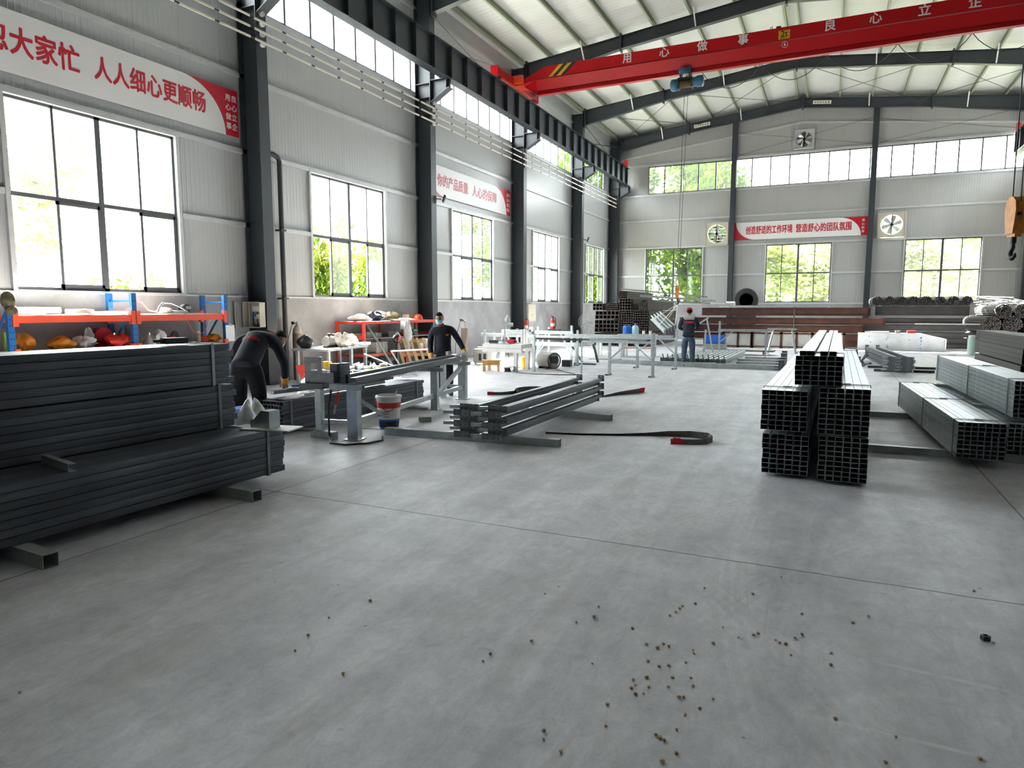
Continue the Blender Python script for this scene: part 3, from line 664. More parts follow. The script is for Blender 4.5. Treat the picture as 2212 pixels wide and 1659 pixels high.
for x in (-.06, .06): obj('rope', B().cyl((x, 0, 9.1), (x * .5 + .28, -1.9, 2.42), .008, n=6), STEEL, t)
hb = obj('hook_block', B().box(.23, .33, -1.95, -1.85, 2.06, 2.36).cyl((.22, -1.9, 2.36), (.34, -1.9, 2.36), .08, n=14), ORG, t, label='orange hook block')
obj('hook', B().rod([(.28, -1.9, 2.1), (.28, -1.9, 1.98), (.33, -1.9, 1.93), (.28, -1.9, 1.87), (.22, -1.9, 1.90)], [.03, .025, .03, .028, .012], 8), BLACK, hb)
# second hook, hanging from a crane beyond the frame
HX, HY = 2.10, 11.0
t = thing('crane_hook', 'yellow hook block on steel ropes hanging at the frame edge', 'hook', (HX, HY, 0), R(20))
b = B()
for s in (-1, 1):
    b.prism([(-.10, 2.86), (-.075, 2.70), (.075, 2.70), (.10, 2.86), (.115, 3.0), (.095, 3.12), (.03, 3.18), (-.03, 3.18), (-.095, 3.12), (-.115, 3.0)], 'x', s * .03 - .012, s * .055 + (.012 if s > 0 else -.012))
b.prism([(-.085, 2.66), (.085, 2.66), (.10, 2.84), (.085, 2.93), (-.085, 2.93), (-.10, 2.84)], 'x', -.04, .04)
b.prism([(-.108, 2.97), (-.10, 3.10), (-.03, 3.175), (.03, 3.175), (.10, 3.10), (.108, 2.97), (.095, 2.97), (.085, 3.08), (.03, 3.155), (-.03, 3.155), (-.085, 3.08), (-.095, 2.97)], 'x', -.03, .03)
hp = obj('block_shell', b, ORG, t)
obj('sheave', B().lathe([(.0, -.02), (.10, -.02), (.085, 0), (.10, .02), (0, .02)], (0, 0, 3.03), 20, 'x'), BLACK, hp)
obj('swivel', B().cyl((0, 0, 2.58), (0, 0, 2.68), .035, n=12), BLACK, t)
obj('hook', B().rod([(0, 0, 2.60), (0, 0, 2.52), (0, .045, 2.475), (0, .05, 2.42), (0, 0, 2.385), (0, -.05, 2.41), (0, -.06, 2.45)], [.022, .028, .03, .034, .034, .024, .008], 10), BLACK, t, True)
for y in (-.085, .085): obj('rope', B().cyl((0, y, 3.05), (0, y, 11.4), .008, n=6), STEEL, t)

# ------------------------------------------------------------------ fans and banners
def wall_fan(name, label, x, z, w, dark):
    t = thing(name, label, 'fan', (x, YE - .02, z), 0, None); r = w * .40; h = w / 2; d = .22
    b = B()
    for a in range(4):
        m = Matrix.Rotation(a * math.pi / 2, 4, 'Y')
        b._hull8([m @ Vector(q) for q in ((-h, -d, -h), (h, -d, -h), (h, .0, -h), (-h, .0, -h), (-h, -d, -h + .03), (h, -d, -h + .03), (h, 0, -h + .03), (-h, 0, -h + .03))])
    n = 32; ro = []
    for k in range(n):                                                  # square front plate with a round mouth
        q = 2 * math.pi * k / n; c, s = math.cos(q), math.sin(q); f = (h - .005) / max(abs(c), abs(s))
        ro.append([b.bm.verts.new((f * c, -.17, f * s)), b.bm.verts.new((r * c, -.17, r * s)), b.bm.verts.new((r * .97 * c, -.02, r * .97 * s))])
    for k in range(n):
        A, C = ro[k], ro[(k + 1) % n]
        b.bm.faces.new((A[0], C[0], C[1], A[1])); b.bm.faces.new((A[1], C[1], C[2], A[2]))
    obj('housing', b, BEIGE if not dark else GIRT, t)
    for k in range(6):
        q = R(60 * k + 17); bl = B(); c, s = math.cos(q), math.sin(q)
        px, pz = -s, c; ins = []
        for rad, wd in ((.10, .09), (.55, .15), (.92, .16)):
            ins.append((rad * r, wd * w))
        vs = []
        for rad, wd in ins: vs.append([bl.bm.verts.new((rad * c + sg * px * wd / 2, -.10 + sg * .035 + e, rad * s + sg * pz * wd / 2)) for sg in (-1, 1) for e in (-.003, .003)])
        for A, C in zip(vs, vs[1:]):
            for i, j in ((0, 2), (2, 3), (3, 1), (1, 0)): bl.bm.faces.new((A[i], A[j], C[j], C[i]))
        for A in (vs[0], vs[-1]): bl.bm.faces.new((A[0], A[2], A[3], A[1]))
        obj('blade', bl, GALVD if not dark else CHROME, t)
    obj('hub', B().cyl((0, -.16, 0), (0, -.05, 0), .07 * w / 1.2, n=14).box(-.02, .02, -.16, -.13, -r, r), BLACK, t)
    if dark:
        b = B()
        for k in range(9): b.cbox((0, .035, -h + .08 + k * (w - .1) / 9), (w - .1, .012, w / 8.2), 0, 0, R(-12))
        obj('shutter', b, PLATE, t)
    else:
        b = B()
        for k in range(7): b.cbox((0, .02, -h + .12 + k * (w - .2) / 6.6), (w - .1, .09, .006), 0, 0, R(-8))
        obj('louvre', b, GIRT, t)
        obj('pulley_motor', B().cyl((r * .72, -.15, -r * .88), (r * .72, -.02, -r * .88), .07, n=12), BLACK, t)
    return t
wall_fan('exhaust_fan', 'square exhaust fan with green leaves behind it, beside the post', -6.01, 5.84, 1.24, False)
wall_fan('exhaust_fan', 'square exhaust fan with pale light behind, past the second wall post', 2.43, 5.90, 1.22, False)
wall_fan('exhaust_fan', 'small shuttered fan high under the ridge of the far wall', -1.77, 10.45, .96, True)

def banner(label, axis, u0, u1, z0, z1, left_red, lines, tail, flip=1):
    """slogan board on a wall: white field, swept red corner(s), lettering"""
    W = u1 - u0; H = z1 - z0
    if axis == 'x': t = thing('slogan_banner', label, 'banner', (XW + .075, u0, z0), R(90), 'slogan boards on the walls')
    else: t = thing('slogan_banner', label, 'banner', (u0, YE - .09, z0), 0, 'slogan boards on the walls')
    # local frame: x along the board, z up, -y out of the wall
    obj('board', B().box(0, W, 0, .012, 0, H), BANW, t)
    c = [(W, 0), (W, H), (W - H * 1.45, H)] + [(W - H * .36 - (H * 1.09) * (1 - math.sin(q)) , H * math.cos(q)) for q in [math.pi / 2 * k / 14 for k in range(1, 15)]]
    obj('red_corner', B().prism(c, 'y', -.002, .004), BANR, t, label='swept red corner with white lettering')
    if left_red:
        c = [(0, H), (0, 0), (H * 1.45, 0)] + [(H * .36 + (H * 1.09) * (1 - math.sin(q)), H - H * math.cos(q)) for q in [math.pi / 2 * k / 14 for k in range(1, 15)]]
        obj('red_corner', B().prism(c, 'y', -.002, .004), BANR, t, label='swept red corner')
    for s, x0, x1, size in lines:
        n = len(s)
        for k, ch in enumerate(s):
            x = x0 + (x1 - x0) * (k + .5) / n
            if ch != ' ': text('character', ch, size, BANR, t, (x, -.003, H * .50), (R(90), 0, 0), size * .021, .002, sx=(x1 - x0) / n / size * .98)
    if left_red: text('character', '良', H * .16, BANW, t, (H * .2, -.004, H * .55), (R(90), 0, 0), .002, .002)
    for i, col in enumerate(tail):
        for k, ch in enumerate(col): text('small_character', ch, H * .155, BANW, t, (W - H * (.27 - .16 * i) , -.004, H * (.80 - .20 * k)), (R(90), 0, 0), .002, .002)
    return t
# on the window wall the board reads towards the far end
banner('white and red slogan banner above the closest window, large red characters', 'x', 4.95, 11.36, 5.46, 6.44, False, [('一人疏忽大家忙', 5.25 - 4.95, 7.90 - 4.95, .47), ('人人细心更顺畅', 8.13 - 4.95, 10.52 - 4.95, .44)], ('用心做事', '良心立企'))
banner('glare-washed slogan banner beside the floodlight, behind the third steel column', 'x', 18.72, 25.28, 5.46, 6.44, True, [('你的产品质量', .95, 3.05, .42), ('人心的保障', 3.35, 5.35, .42)], ('用心做事', '良心立企'))
banner('red-cornered slogan banner on the far wall between the two big fans', 'y', -5.34, 1.42, 5.45, 6.38, True, [('创造舒适的工作环境', .84, 3.20, .46), ('营造舒心的团队氛围', 3.34, 6.0, .46)], ('用心做事',))

# ------------------------------------------------------------------ steel stock
def tube_bundle(name, label, cat, loc, rz, cols, rows, w, h, t, L, m, stag=.02, straps=(), group=None, rs=3, skip=None, extra=(), strapm=None, part='tube', gap=None):
    root = thing(name, label, cat, loc, rz, group); q = random.Random(rs)
    gap = gap or (.085 if m is BLACKT else .07 if m is GALV else .03)
    me = B().rtube((0, 0, 0), (0, L, 0), w * (1 - gap), h * (1 - gap), t).mesh(part); me.materials.append(m)
    cells = [(i, j) for j in range(rows) for i in range(cols) if not (skip and skip(i, j))] + list(extra)
    for i, j in cells:
        o = obj(part, me, None, root); o.location = ((i + .5) * w + q.uniform(-.003, .003), q.uniform(-stag, stag), (j + .5) * h)
    for y in straps:
        b = B(); e = .006; x0, x1, z0, z1 = -.004, cols * w + .004, -.004, rows * h + .004
        b.box(x0 - e, x0, y - .016, y + .016, z0, z1).box(x1, x1 + e, y - .016, y + .016, z0, z1).box(x0, x1, y - .016, y + .016, z1, z1 + e).box(x0, x1, y - .016, y + .016, z0 - e, z0)
        b.box(x0 + .42 * (x1 - x0), x0 + .42 * (x1 - x0) + .09, y - .026, y + .026, z1, z1 + .012)
        obj('strap', b, strapm or PLATE, root)
    return root
def near_loc(right_end, rz, L, width):
    """base corner of a bundle from the far end of its right face"""
    d = Vector((-math.sin(rz), math.cos(rz))); sd = Vector((math.cos(rz), math.sin(rz))); p = Vector(right_end) - d * L - sd * width
    return p.x, p.y
rz = R(-2.0)
x, y = near_loc((-4.92, 5.05), rz, 6, .50); tube_bundle('steel_tube_bundle', 'low strapped bundle of dark tubes, carrying the angled steel bracket', 'tube bundle', (x, y, .105), rz, 8, 7, .0625, .0625, .004, 6, BLACKT, .02, (.5, 2.9, 5.80), 'dark tube bundles', 1)
x, y = near_loc((-5.44, 4.98), rz, 6, .50); tube_bundle('steel_tube_bundle', 'dark tube bundle at the base of the tall stack, mostly hidden', 'tube bundle', (x, y, .105), rz, 8, 7, .0625, .0625, .004, 6, BLACKT, .02, (.5, 5.75), 'dark tube bundles', 2)
x, y = near_loc((-5.42, 4.92), rz, 6, .50); tube_bundle('steel_tube_bundle', 'dark tube bundle in the middle of the tall stack near the bending worker', 'tube bundle', (x, y, .553), rz, 8, 7, .0625, .060, .004, 6, BLACKT, .03, (.5, 5.82), 'dark tube bundles', 3)
x, y = near_loc((-5.42, 4.90), rz, 6, .50); tube_bundle('steel_tube_bundle', 'topmost dark tube bundle of the tall stack, with a black clamp on it', 'tube bundle', (x, y, .985), rz, 8, 6, .0625, .066, .004, 6, BLACKT, .035, (.5, 5.78), 'dark tube bundles', 4, strapm=GALVD)
def dunnage(label, p, q, w=.1, h=.1, m=DUNN, group='support tubes under the steel'):
    p, q = Vector(p), Vector(q); a = thing_at = p
    o = obj('support_tube', B().rtube((0, 0, 0), q - p, w, h, .004), m); o.location = p
    return tag(o, label, 'support tube', group)
dunnage('square support tube jutting from under the dark stack nearest the viewer', (-6.0, 2.70, .05), (-4.64, 2.62, .05))
dunnage('square support tube jutting from under the dark stack below the angled bracket', (-6.0, 4.46, .05), (-4.60, 4.38, .05))
tag(obj('channel_offcut', B().chan((-.25, 0, .03), (.25, -.03, .03), .06, .05, .005), GALVD, loc=(-5.19, 3.05, .545), rz=R(-8)), 'short grey channel lying on the low dark bundle', 'steel offcut')
# bracket and plate on the bundle
t = thing('steel_bracket', 'folded grey steel bracket with bolt holes on the low dark bundle', 'bracket', (-5.03, 4.93, .559), R(-4))
b = B().prism([(-.14, 0), (.13, 0), (.13, .17), (.02, .17), (-.08, .08), (-.14, .06)], 'y', .06, .066).prism([(-.14, 0), (.13, 0), (.13, .17), (.02, .17), (-.08, .08), (-.14, .06)], 'y', -.066, -.06)
b.beam((.13, 0, 0), (.13, 0, .17), .132, .006, (1, 0, 0)); b.beam((.02, 0, .17), (.13, 0, .17), .132, .006); b.beam((-.08, 0, .08), (.02, 0, .17), .132, .006); b.beam((-.14, 0, .06), (-.08, 0, .08), .132, .006)
b.mark(0)
for u in (.25, .75):
    for y in (-.035, .035): b.beam((-.08 + .1 * u - .006, y, .08 + .09 * u + .0005), (-.08 + .1 * u + .006, y, .08 + .09 * u + .0115), .012, .008)
b.mark(1); obj('folded_plate', b, [GALV, BLACK], t)
b = B().box(-.22, .30, -.19, -.13, 0, .012).box(-.22, -.16, -.19, .20, 0, .012).box(.24, .30, -.19, .2, 0, .012).box(-.22, .30, .15, .2, 0, .012)
o = tag(obj('steel_sheet', B().box(-.22, .30, -.12, .16, 0, .014), WHITE, loc=(-5.0, 4.92, .543), rz=R(12)), 'thin white sheet lying under the folded bracket', 'sheet'); b.bm.free()

# five bundles of bright rectangular tube
rz = R(-.4); Y0 = 7.3
tube_bundle('steel_tube_bundle', 'bright galvanized tube bundle, bottom of the stack on its open-floor side', 'tube bundle', (-.60, Y0 + .03, .035), rz, 6, 8, .0735, .0515, .0022, 7.2, GALV, .012, (), 'bright tube bundles', 11)
tube_bundle('steel_tube_bundle', 'bright galvanized tube bundle, bottom of the stack beside the support beams', 'tube bundle', (-.07, Y0 - .06, .035), rz, 6, 9, .0735, .0495, .0022, 7.2, GALV, .014, (), 'bright tube bundles', 12)
tube_bundle('steel_tube_bundle', 'bright galvanized tube bundle, second tier, on its open-floor side', 'tube bundle', (-.625, Y0 + .02, .488), rz, 6, 8, .0735, .0515, .0022, 7.2, GALV, .012, (.3, 6.7), 'bright tube bundles', 13)
tube_bundle('steel_tube_bundle', 'bright galvanized tube bundle, second tier, beside the support beams', 'tube bundle', (-.085, Y0 - .02, .488), rz, 6, 9, .0755, .0515, .0022, 7.2, GALV, .012, (.35, 6.7), 'bright tube bundles', 14)
tube_bundle('steel_tube_bundle', 'topmost bright tube bundle, six tiers with four loose tubes on top', 'tube bundle', (-.325, Y0 + .10, .957), rz, 6, 6, .0735, .0495, .0022, 7.4, GALV, .012, (.45,), 'bright tube bundles', 15, extra=((.5, 6), (1.5, 6), (3.05, 6), (4.15, 6)))
# bundles beyond, on long supports
tube_bundle('steel_tube_bundle', 'low galvanized tube bundle on the long supports, its ends facing us', 'tube bundle', (1.29, 8.66, .10), R(2.9), 7, 8, .0635, .05, .003, 4.45, GALV, .006, (.18, 2.1, 4.3), 'strapped galvanized bundles', 21)
tube_bundle('steel_tube_bundle', 'galvanized tube bundle half hidden beneath the upper one at the frame edge', 'tube bundle', (1.83, 9.1, .10), R(2.6), 7, 7, .0635, .05, .003, 4.6, GALV, .006, (.2, 2.2), 'strapped galvanized bundles', 22)
tube_bundle('steel_tube_bundle', 'upper galvanized tube bundle at the frame edge, bright top in window light', 'tube bundle', (1.88, 9.22, .50), R(2.6), 7, 8, .056, .0525, .003, 4.6, GALV, .006, (.22, 2.2, 4.45), 'strapped galvanized bundles', 23)
dunnage('short galvanized spacer between two strapped bundles, its near one', (1.68, 10.4, .476), (2.25, 10.43, .476), .06, .046, GALV, 'spacers')
dunnage('short galvanized spacer between two strapped bundles, its far one', (1.55, 12.9, .476), (2.15, 12.93, .476), .06, .046, GALV, 'spacers')
dunnage('long grey support beam under the strapped bundles, nearer one', (-.75, 9.12, .045), (2.7, 9.22, .045), .09, .09, DUNN)
dunnage('long grey support beam under the strapped bundles, farther one', (-.75, 12.15, .045), (2.6, 12.25, .045), .09, .09, DUNN)
for k, (z, rows, hh) in enumerate(((.03, 2, .15), (.36, 3, .125), (.74, 3, .105))):
    tube_bundle('steel_tube_bundle', 'brown grey tube bundle at the edge of the open floor, %s tier' % ('lowest', 'middle', 'top')[k], 'tube bundle', (4.22 + .02 * k, 20.3, z), R(1), 5, rows, .13, hh, .005, 5.6 - .12 * (2 - k), BRTUBE, .02, (5.2,), 'brown grey tube bundles', 31 + k)
dunnage('wooden-brown bearer under the brown grey bundles', (4.15, 24.9, .015), (5.0, 24.9, .015), .08, .03, BRTUBE)
# low bundle behind the bench
tube_bundle('steel_tube_bundle', 'dark strapped tube bundle behind the welding bench and bucket', 'tube bundle', (-7.22, 6.95, .05), R(-2.6), 8, 7, .06, .058, .004, 3.3, BLACKT, .02, (.15, 3.1), 'dark tube bundles', 41)
dunnage('square tube under the dark bundle behind the welding bench', (-7.4, 7.35, .022), (-6.4, 7.32, .022), .06, .044)
dunnage('square tube under the far end of the bundle behind the bench', (-7.3, 9.7, .022), (-6.2, 9.72, .022), .06, .044)

# purlin beams with bolted end plates
def make_purlin(L=3.9, w=.072, h=.048, label='', group=None):
    t = thing('purlin_beam', label, 'steel beam', (0, 0, 0), 0, group)
    obj('tube', B().rtube((0, .0, h / 2), (0, L, h / 2), w, h, .004), BLACKT, t)
    b = B(); e = .006; H = .082
    prof = [(-.20, -.015), (-.09, .0), (.0, -.01), (.07, .0), (.095, -.06)]
    for (xa, ya), (xb, yb) in zip(prof, prof[1:]): b.beam((xa, ya, h / 2), (xb, yb, h / 2), e, H)
    b.mark(0)
    for x in (-.165, -.115, -.03, .03):
        for z in (.012, .056):
            yy = -.006 - (.012 if x < -.1 else .004) ; b.cyl((x, yy - .006, z), (x, yy, z), .007, n=6)
    b.mark(1); obj('end_plate', b, [PLATE, BLACK], t)
    obj('stub', B().rtube((-.19, .02, h / 2), (-.335, -.035, h / 2), .04, .04, .004), GALV, t, label='short galvanized stub tube')
    b = B().box(-.05, .06, L, L + .008, -.005, h + .055); b.mark(0); b.cyl((.0, L - .004, h + .03), (.0, L + .012, h + .03), .010, n=8); b.mark(1)
    obj('end_tab', b, [PLATE, WHITE], t)
    return t
proto = make_purlin(label='dark purlin beam, column of six with galvanized stubs')
first = True
TIER = ('lowest', 'second lowest', 'third lowest', 'third from top', 'second from top', 'topmost')
for cx, lab in ((-4.06, 'in the column of six nearer the bucket'), (-3.66, 'in the column of six nearer the open floor')):
    for k in range(6):
        lb = 'dark purlin beam with drilled end plates, %s %s' % (TIER[k], lab)
        l = (cx + (.035 if k % 2 else -.03), 7.36 + (.05 if k % 2 else 0), .120 + k * .0695)
        o = proto if first else dup(proto, l); first = False
        o.location = l; o['label'] = lb; o['group'] = 'purlin beams on the floor'
dunnage('galvanized support tube under the near end of the dark purlin beams', (-5.50, 7.58, .05), (-3.02, 7.80, .05), .1, .098, GALV)
dunnage('galvanized support tube under the far end of the dark purlin beams', (-4.6, 10.15, .05), (-3.02, 9.98, .05), .1, .098, GALV)
p2 = make_purlin(5.4, .075, .07, 'dark purlin beam far back'); first = True
for cx, lab in ((1.58, 'in the far pair of columns, window side'), (1.90, 'in the far pair of columns, beside the stub ends')):
    for k in range(5):
        lb = 'dark purlin beam, %s %s' % (('lowest', 'second', 'middle', 'fourth', 'topmost')[k], lab)
        l = (cx + (.015 if k % 2 else -.015), 20.55, .075 + k * .078)
        o = p2 if first else dup(p2, l, R(5)); first = False
        o.location = l; o.rotation_euler = (0, 0, R(5)); o['label'] = lb; o['group'] = 'purlin beams far back'
dunnage('dark support tube under the far purlin columns, nearer one', (1.1, 21.2, .035), (2.55, 21.3, .035), .07, .07, BLACKT)
dunnage('dark support tube under the far purlin columns, farther one', (1.0, 22.4, .035), (2.75, 22.5, .035), .07, .07, BLACKT)
# row of beams lying side by side behind the red-capped worker
t0 = None
for k in range(13):
    if t0 is None:
        t0 = thing('row_beam', '', 'steel beam', (0, 0, 0), 0, 'beams lying in a row on the far floor')
        obj('tube', B().rtube((0, 0, .06), (0, 5.2, .06), .09, .11, .004), GALVD, t0)
        obj('end_bracket', B().box(-.066, .066, -.05, .0, -.05, .13).beam((.03, -.02, .12), (.0, -.02, .25), .024, .04, (0, 1, 0)), BLACKT, t0, label='black end bracket with a fin')
        o = t0
    else: o = dup(t0, (0, 0, 0))
    o.location = (-4.72 + .152 * k, 20.95 - .02 * (k % 3), .095)
    o['label'] = 'black-ended beam on the far floor, %s in the row from the trestle side' % ('first second third fourth fifth sixth seventh eighth ninth tenth eleventh twelfth thirteenth'.split()[k])
WB = [(-5.3, -3.05, 20.55, .0), (-3.4, -1.32, 20.40, .0), (-2.6, -1.36, 21.5, .0), (-2.7, -1.40, 22.6, .0), (-2.6, -1.45, 23.8, 0)]
for k, (xa, xb, yy, z) in enumerate(WB):
    t = thing('long_beam', 'pale rectangular beam lying crosswise, %s' % ('beside the feet of the red-capped worker', 'with black bolted end nearest the bright tube stack', 'second of the black-ended beams', 'third of the black-ended beams', 'farthest of the black-ended beams')[k], 'steel beam', (0, yy, 0), 0, 'pale beams lying crosswise')
    obj('tube', B().rtube((xa, 0, .07), (xb, 0, .07), .09, .135, .004), GALVD, t)
    if k: obj('end_plate', B().box(xb, xb + .16, -.09, .09, .0, .30 if k < 3 else .36), BLACKT, t)
    if k:
        for z in (.03, .10): obj('bolt', B().cyl((xb - .12, -.06, z), (xb, -.06, z), .012, n=6), BLACK, t)
# ------------------------------------------------------------------ blue and orange pallet rack at the window wall
t = thing('pallet_rack', 'blue and orange pallet rack below the closest window', 'rack', (0, 0, 0))
XB_, XF_ = -11.92, -11.28
for y in (6.05, 8.07, 10.09):
    for x in (XB_, XF_):
        b = B().box(x - .035, x + .035, y - .045, y + .045, 0, 2.0 if not (y < 7 and x == XF_) else 1.92)
        b.mark(0)
        for k in range(18):
            for dy in (-.02, .02): b.box(x + .034, x + .0365, y + dy - .006, y + dy + .006, .15 + k * .1, .175 + k * .1)
        b.mark(1); obj('upright', b, [RKBL, BLACK], t)
    obj('cross_brace', B().beam((XB_, y, 1.86), (XF_, y, 1.86), .03, .03).beam((XB_, y, 1.0), (XF_, y, 1.78), .03, .03).beam((XB_, y, .9), (XF_, y, .15), .03, .03), RKBL, t)
for z in (1.56, .98):
    for y0, y1 in ((6.10, 8.02), (8.12, 10.04)):
        for x in (XB_, XF_ + .03):
            b = B().box(x - .025, x + .025, y0, y1, z - .055, z + .055)
            for y in (y0, y1): b.box(x - .03, x + .042, y - .04, y + .04, z - .11, z + .13)
            obj('load_beam', b, RKOR, t)
        obj('shelf_board', B().box(XB_ + .02, XF_ + .01, y0 - .03, y1 + .03, z + .056, z + .07), GIRT, t)
def lump(name, label, cat, c, d, m, jit=.12, seed=1, group=None, seg=22, rz=0):
    q = random.Random(seed); b = B().ball((0, 0, d[2] / 2), d, seg, 14, 0, q); ph = [q.uniform(0, 6) for _ in range(6)]
    for v in b.bm.verts:                                   # folds and lobes instead of a round ball
        a = math.atan2(v.co.y, v.co.x); z = v.co.z / d[2]; f = 1 + jit * (.8 * math.sin(3 * a + ph[0] + 3 * z) + .5 * math.sin(5 * a + ph[1] - 5 * z) + .5 * math.sin(8 * a + ph[2] + 7 * z)) + q.uniform(-jit, jit) * .25
        v.co.x *= f; v.co.y *= f; v.co.z *= 1 + jit * .9 * math.sin(2 * a + ph[3])
    for v in b.bm.verts:
        if v.co.z < d[2] * .12: v.co.z = max(0.0, v.co.z * .3)
    return tag(obj(name, b, m, smooth=True, loc=c, rz=rz), label, cat, group)
def coil(name, label, c, r, n, tr, m, group=None, sq=1.0, wob=.05, seed=2, tail=None, cat='cable coil'):
    q = random.Random(seed); pts = []
    for k in range(n * 18 + 1):
        a = 2 * math.pi * k / 18; rr = r * (1 + q.uniform(-wob, wob) * .4 + wob * math.sin(a * .37)); pts.append((rr * math.cos(a), rr * sq * math.sin(a), tr + tr * 1.2 * (k / 18) * .8))
    if tail: pts += [Vector(p) - Vector(c) for p in tail]
    return tag(obj(name, B().rod(pts, tr, 6), m, loc=c), label, cat, group)
ZT = 1.636; ZL = 1.056
# on the upper board
coil('cable_coil', 'flat white cable coil on the rack top beside the camouflage cap', (-11.6, 6.55, ZT), .19, 5, .010, PAPER)
tag(obj('sheet_roll', B().rod([(0, -.35, .06), (0, .35, .06)], .055, 14), PAPER, loc=(-11.78, 6.75, ZT), smooth=True), 'white roll lying along the back of the rack top', 'roll')
coil('cable_coil', 'cream cable coil in the middle of the rack top', (-11.56, 7.3, ZT), .20, 6, .011, BAR)
tag(obj('sheet_stack', B().cbox((0, 0, .012), (.38, .5, .024), .2).cbox((.02, .05, .035), (.3, .42, .02), -.1), PAPER, loc=(-11.62, 7.85, ZT)), 'loose white sheets on the rack top before the middle uprights', 'sheets')
pts = [(0, -.15, .012), (.05, -.05, .10), (.05, .1, .22), (.0, .25, .20), (-.04, .4, .06), (.03, .52, .02)]
tag(obj('hose', B().rod(pts, .009, 6), RKOR, loc=(-11.55, 8.2, ZT), smooth=True), 'thin orange hose looping up from the rack top', 'hose')
t = thing('welding_torch', 'sunlit welding torch with pale cable on the rack top', 'torch', (-11.55, 8.75, ZT))
obj('handle', B().rod([(0, 0, .02), (.02, .05, .14), (.02, .12, .20)], [.022, .025, .02], 8), CHROME, t, True)
obj('cable', B().rod([(.02, .12, .2), (.02, .3, .19), (0, .5, .12), (-.02, .7, .02)], .011, 6), PAPER, t, True)
lump('rag_bundle', 'crumpled white rag in sunlight on the rack top', 'rag', (-11.6, 8.95, ZT), (.22, .3, .10), CLOTHW, .2, 4)
coil('cable_coil', 'grey cable bunch on the rack top towards the column', (-11.62, 9.25, ZT), .15, 4, .010, GALVD)
t = thing('face_shield', 'black welding mask on the rack top near the end frame', 'welding mask', (-11.78, 9.55, ZT))
b = B().ball((0, 0, .09), (.22, .26, .20), 14, 9); obj('shell', b, BLACK, t, True); obj('lens', B().cbox((.105, .0, .11), (.01, .12, .06)), CHROME, t)
tag(obj('flat_bar', B().box(-.02, .02, -.42, .42, 0, .012), GALVD, loc=(-11.72, 9.55, ZT), rz=R(6)), 'thin pale bar on the rack top by the welding mask', 'steel bar')
pts = [(-11.25, 9.1, 1.63), (-11.225, 9.14, 1.5), (-11.22, 9.25, 1.3), (-11.22, 9.4, 1.22), (-11.22, 9.55, 1.3), (-11.225, 9.6, 1.45), (-11.25, 9.56, 1.63)]
tag(obj('cable', B().rod([Vector(p) - Vector(pts[0]) for p in pts], .006, 6), RKOR, loc=pts[0], smooth=True), 'thin red cable hanging in a loop over the orange rack beam', 'cable')
# camouflage cap on the first upright
t = thing('cap', 'camouflage cap hung on the closest blue upright', 'cap', (XF_, 6.05, 1.80))
b = B().ball((.0, 0, .05), (.17, .20, .30), 18, 14, .03, random.Random(3)); obj('crown', b, CAMO, t, True)
obj('brim', B().ball((.05, .01, -.10), (.10, .18, .16), 14, 10), CAMO, t, True)
# clipboard on the end upright
t = thing('clipboard', 'white paper on a clipboard hanging from the end upright of the rack', 'clipboard', (XF_ + .03, 10.16, 1.06))
obj('paper', B().box(.01, .018, -.11, .11, 0, .33), PAPER, t); obj('clip', B().box(.0, .025, -.04, .04, .32, .36), CHROME, t)
# on the lower board
lump('cloth_bag', 'orange brown cloth bundle half hidden by the closest upright', 'cloth', (-11.6, 6.38, ZL), (.30, .32, .26), ORCL, .16, 5)
lump('cloth_bag', 'orange yellow leather gloves heaped on the lower rack board', 'gloves', (-11.55, 6.95, ZL), (.30, .42, .20), ORCL, .2, 6)
lump('plastic_bag', 'crumpled clear plastic bag between orange gloves and red bag', 'plastic bag', (-11.6, 7.35, ZL), (.32, .36, .17), FILM, .3, 7)
lump('plastic_bag', 'grey plastic bag standing with a knot beside the clear bag', 'plastic bag', (-11.72, 7.52, ZL), (.16, .16, .28), FILM, .3, 8)
lump('plastic_bag', 'bright red plastic bag on the lower rack board', 'plastic bag', (-11.45, 7.86, ZL), (.34, .42, .22), REDP, .16, 9)
t = thing('cable_drum', 'maroon cable drum behind the bright red bag', 'cable drum', (-11.75, 7.76, ZL + .17))
b = B()
for x in (-.1, .08): b.lathe([(.0, x), (.17, x), (.17, x + .02), (0, x + .02)], (0, 0, 0), 20, 'x')
obj('flanges', b, REDC, t)
b = B()
for k in range(5): b.rod([(-.07 + .035 * k, .13 * math.cos(q * math.pi / 9), .13 * math.sin(q * math.pi / 9)) for q in range(18)], .018, 6, closed=True)
obj('winding', b, BLACK, t)
t = thing('motor_pump', 'dark cylindrical motor on a cardboard box beside the middle upright', 'motor', (-11.7, 8.32, ZL))
obj('box', B().box(-.13, .13, -.14, .16, 0, .13), CARD, t); obj('body', B().rod([(0, 0, .131), (0, 0, .16), (0, 0, .36), (0, 0, .39)], [.10, .115, .115, .09], 18), MACH, t, True); obj('spout', B().rod([(0, 0, .39), (0, .02, .46), (.06, .06, .47)], .018, 8), CHROME, t)
t = thing('funnel', 'shiny metal funnel standing upside down beside the middle upright', 'funnel', (-11.38, 8.42, ZL)); obj('cone', B().lathe([(.135, 0), (.13, .03), (.03, .15), (.022, .24)], (0, 0, 0), 20), CHROME, t, True)
lump('plastic_bag', 'greyish plastic bag to the right of the metal funnel', 'plastic bag', (-11.55, 8.74, ZL), (.22, .30, .24), FILM, .25, 10)
tag(obj('tool_case', B().cbox((0, 0, .07), (.1, .14, .14), .4), REDP, loc=(-11.5, 8.98, ZL)), 'small red tool case beside the grey plastic bag', 'tool case')
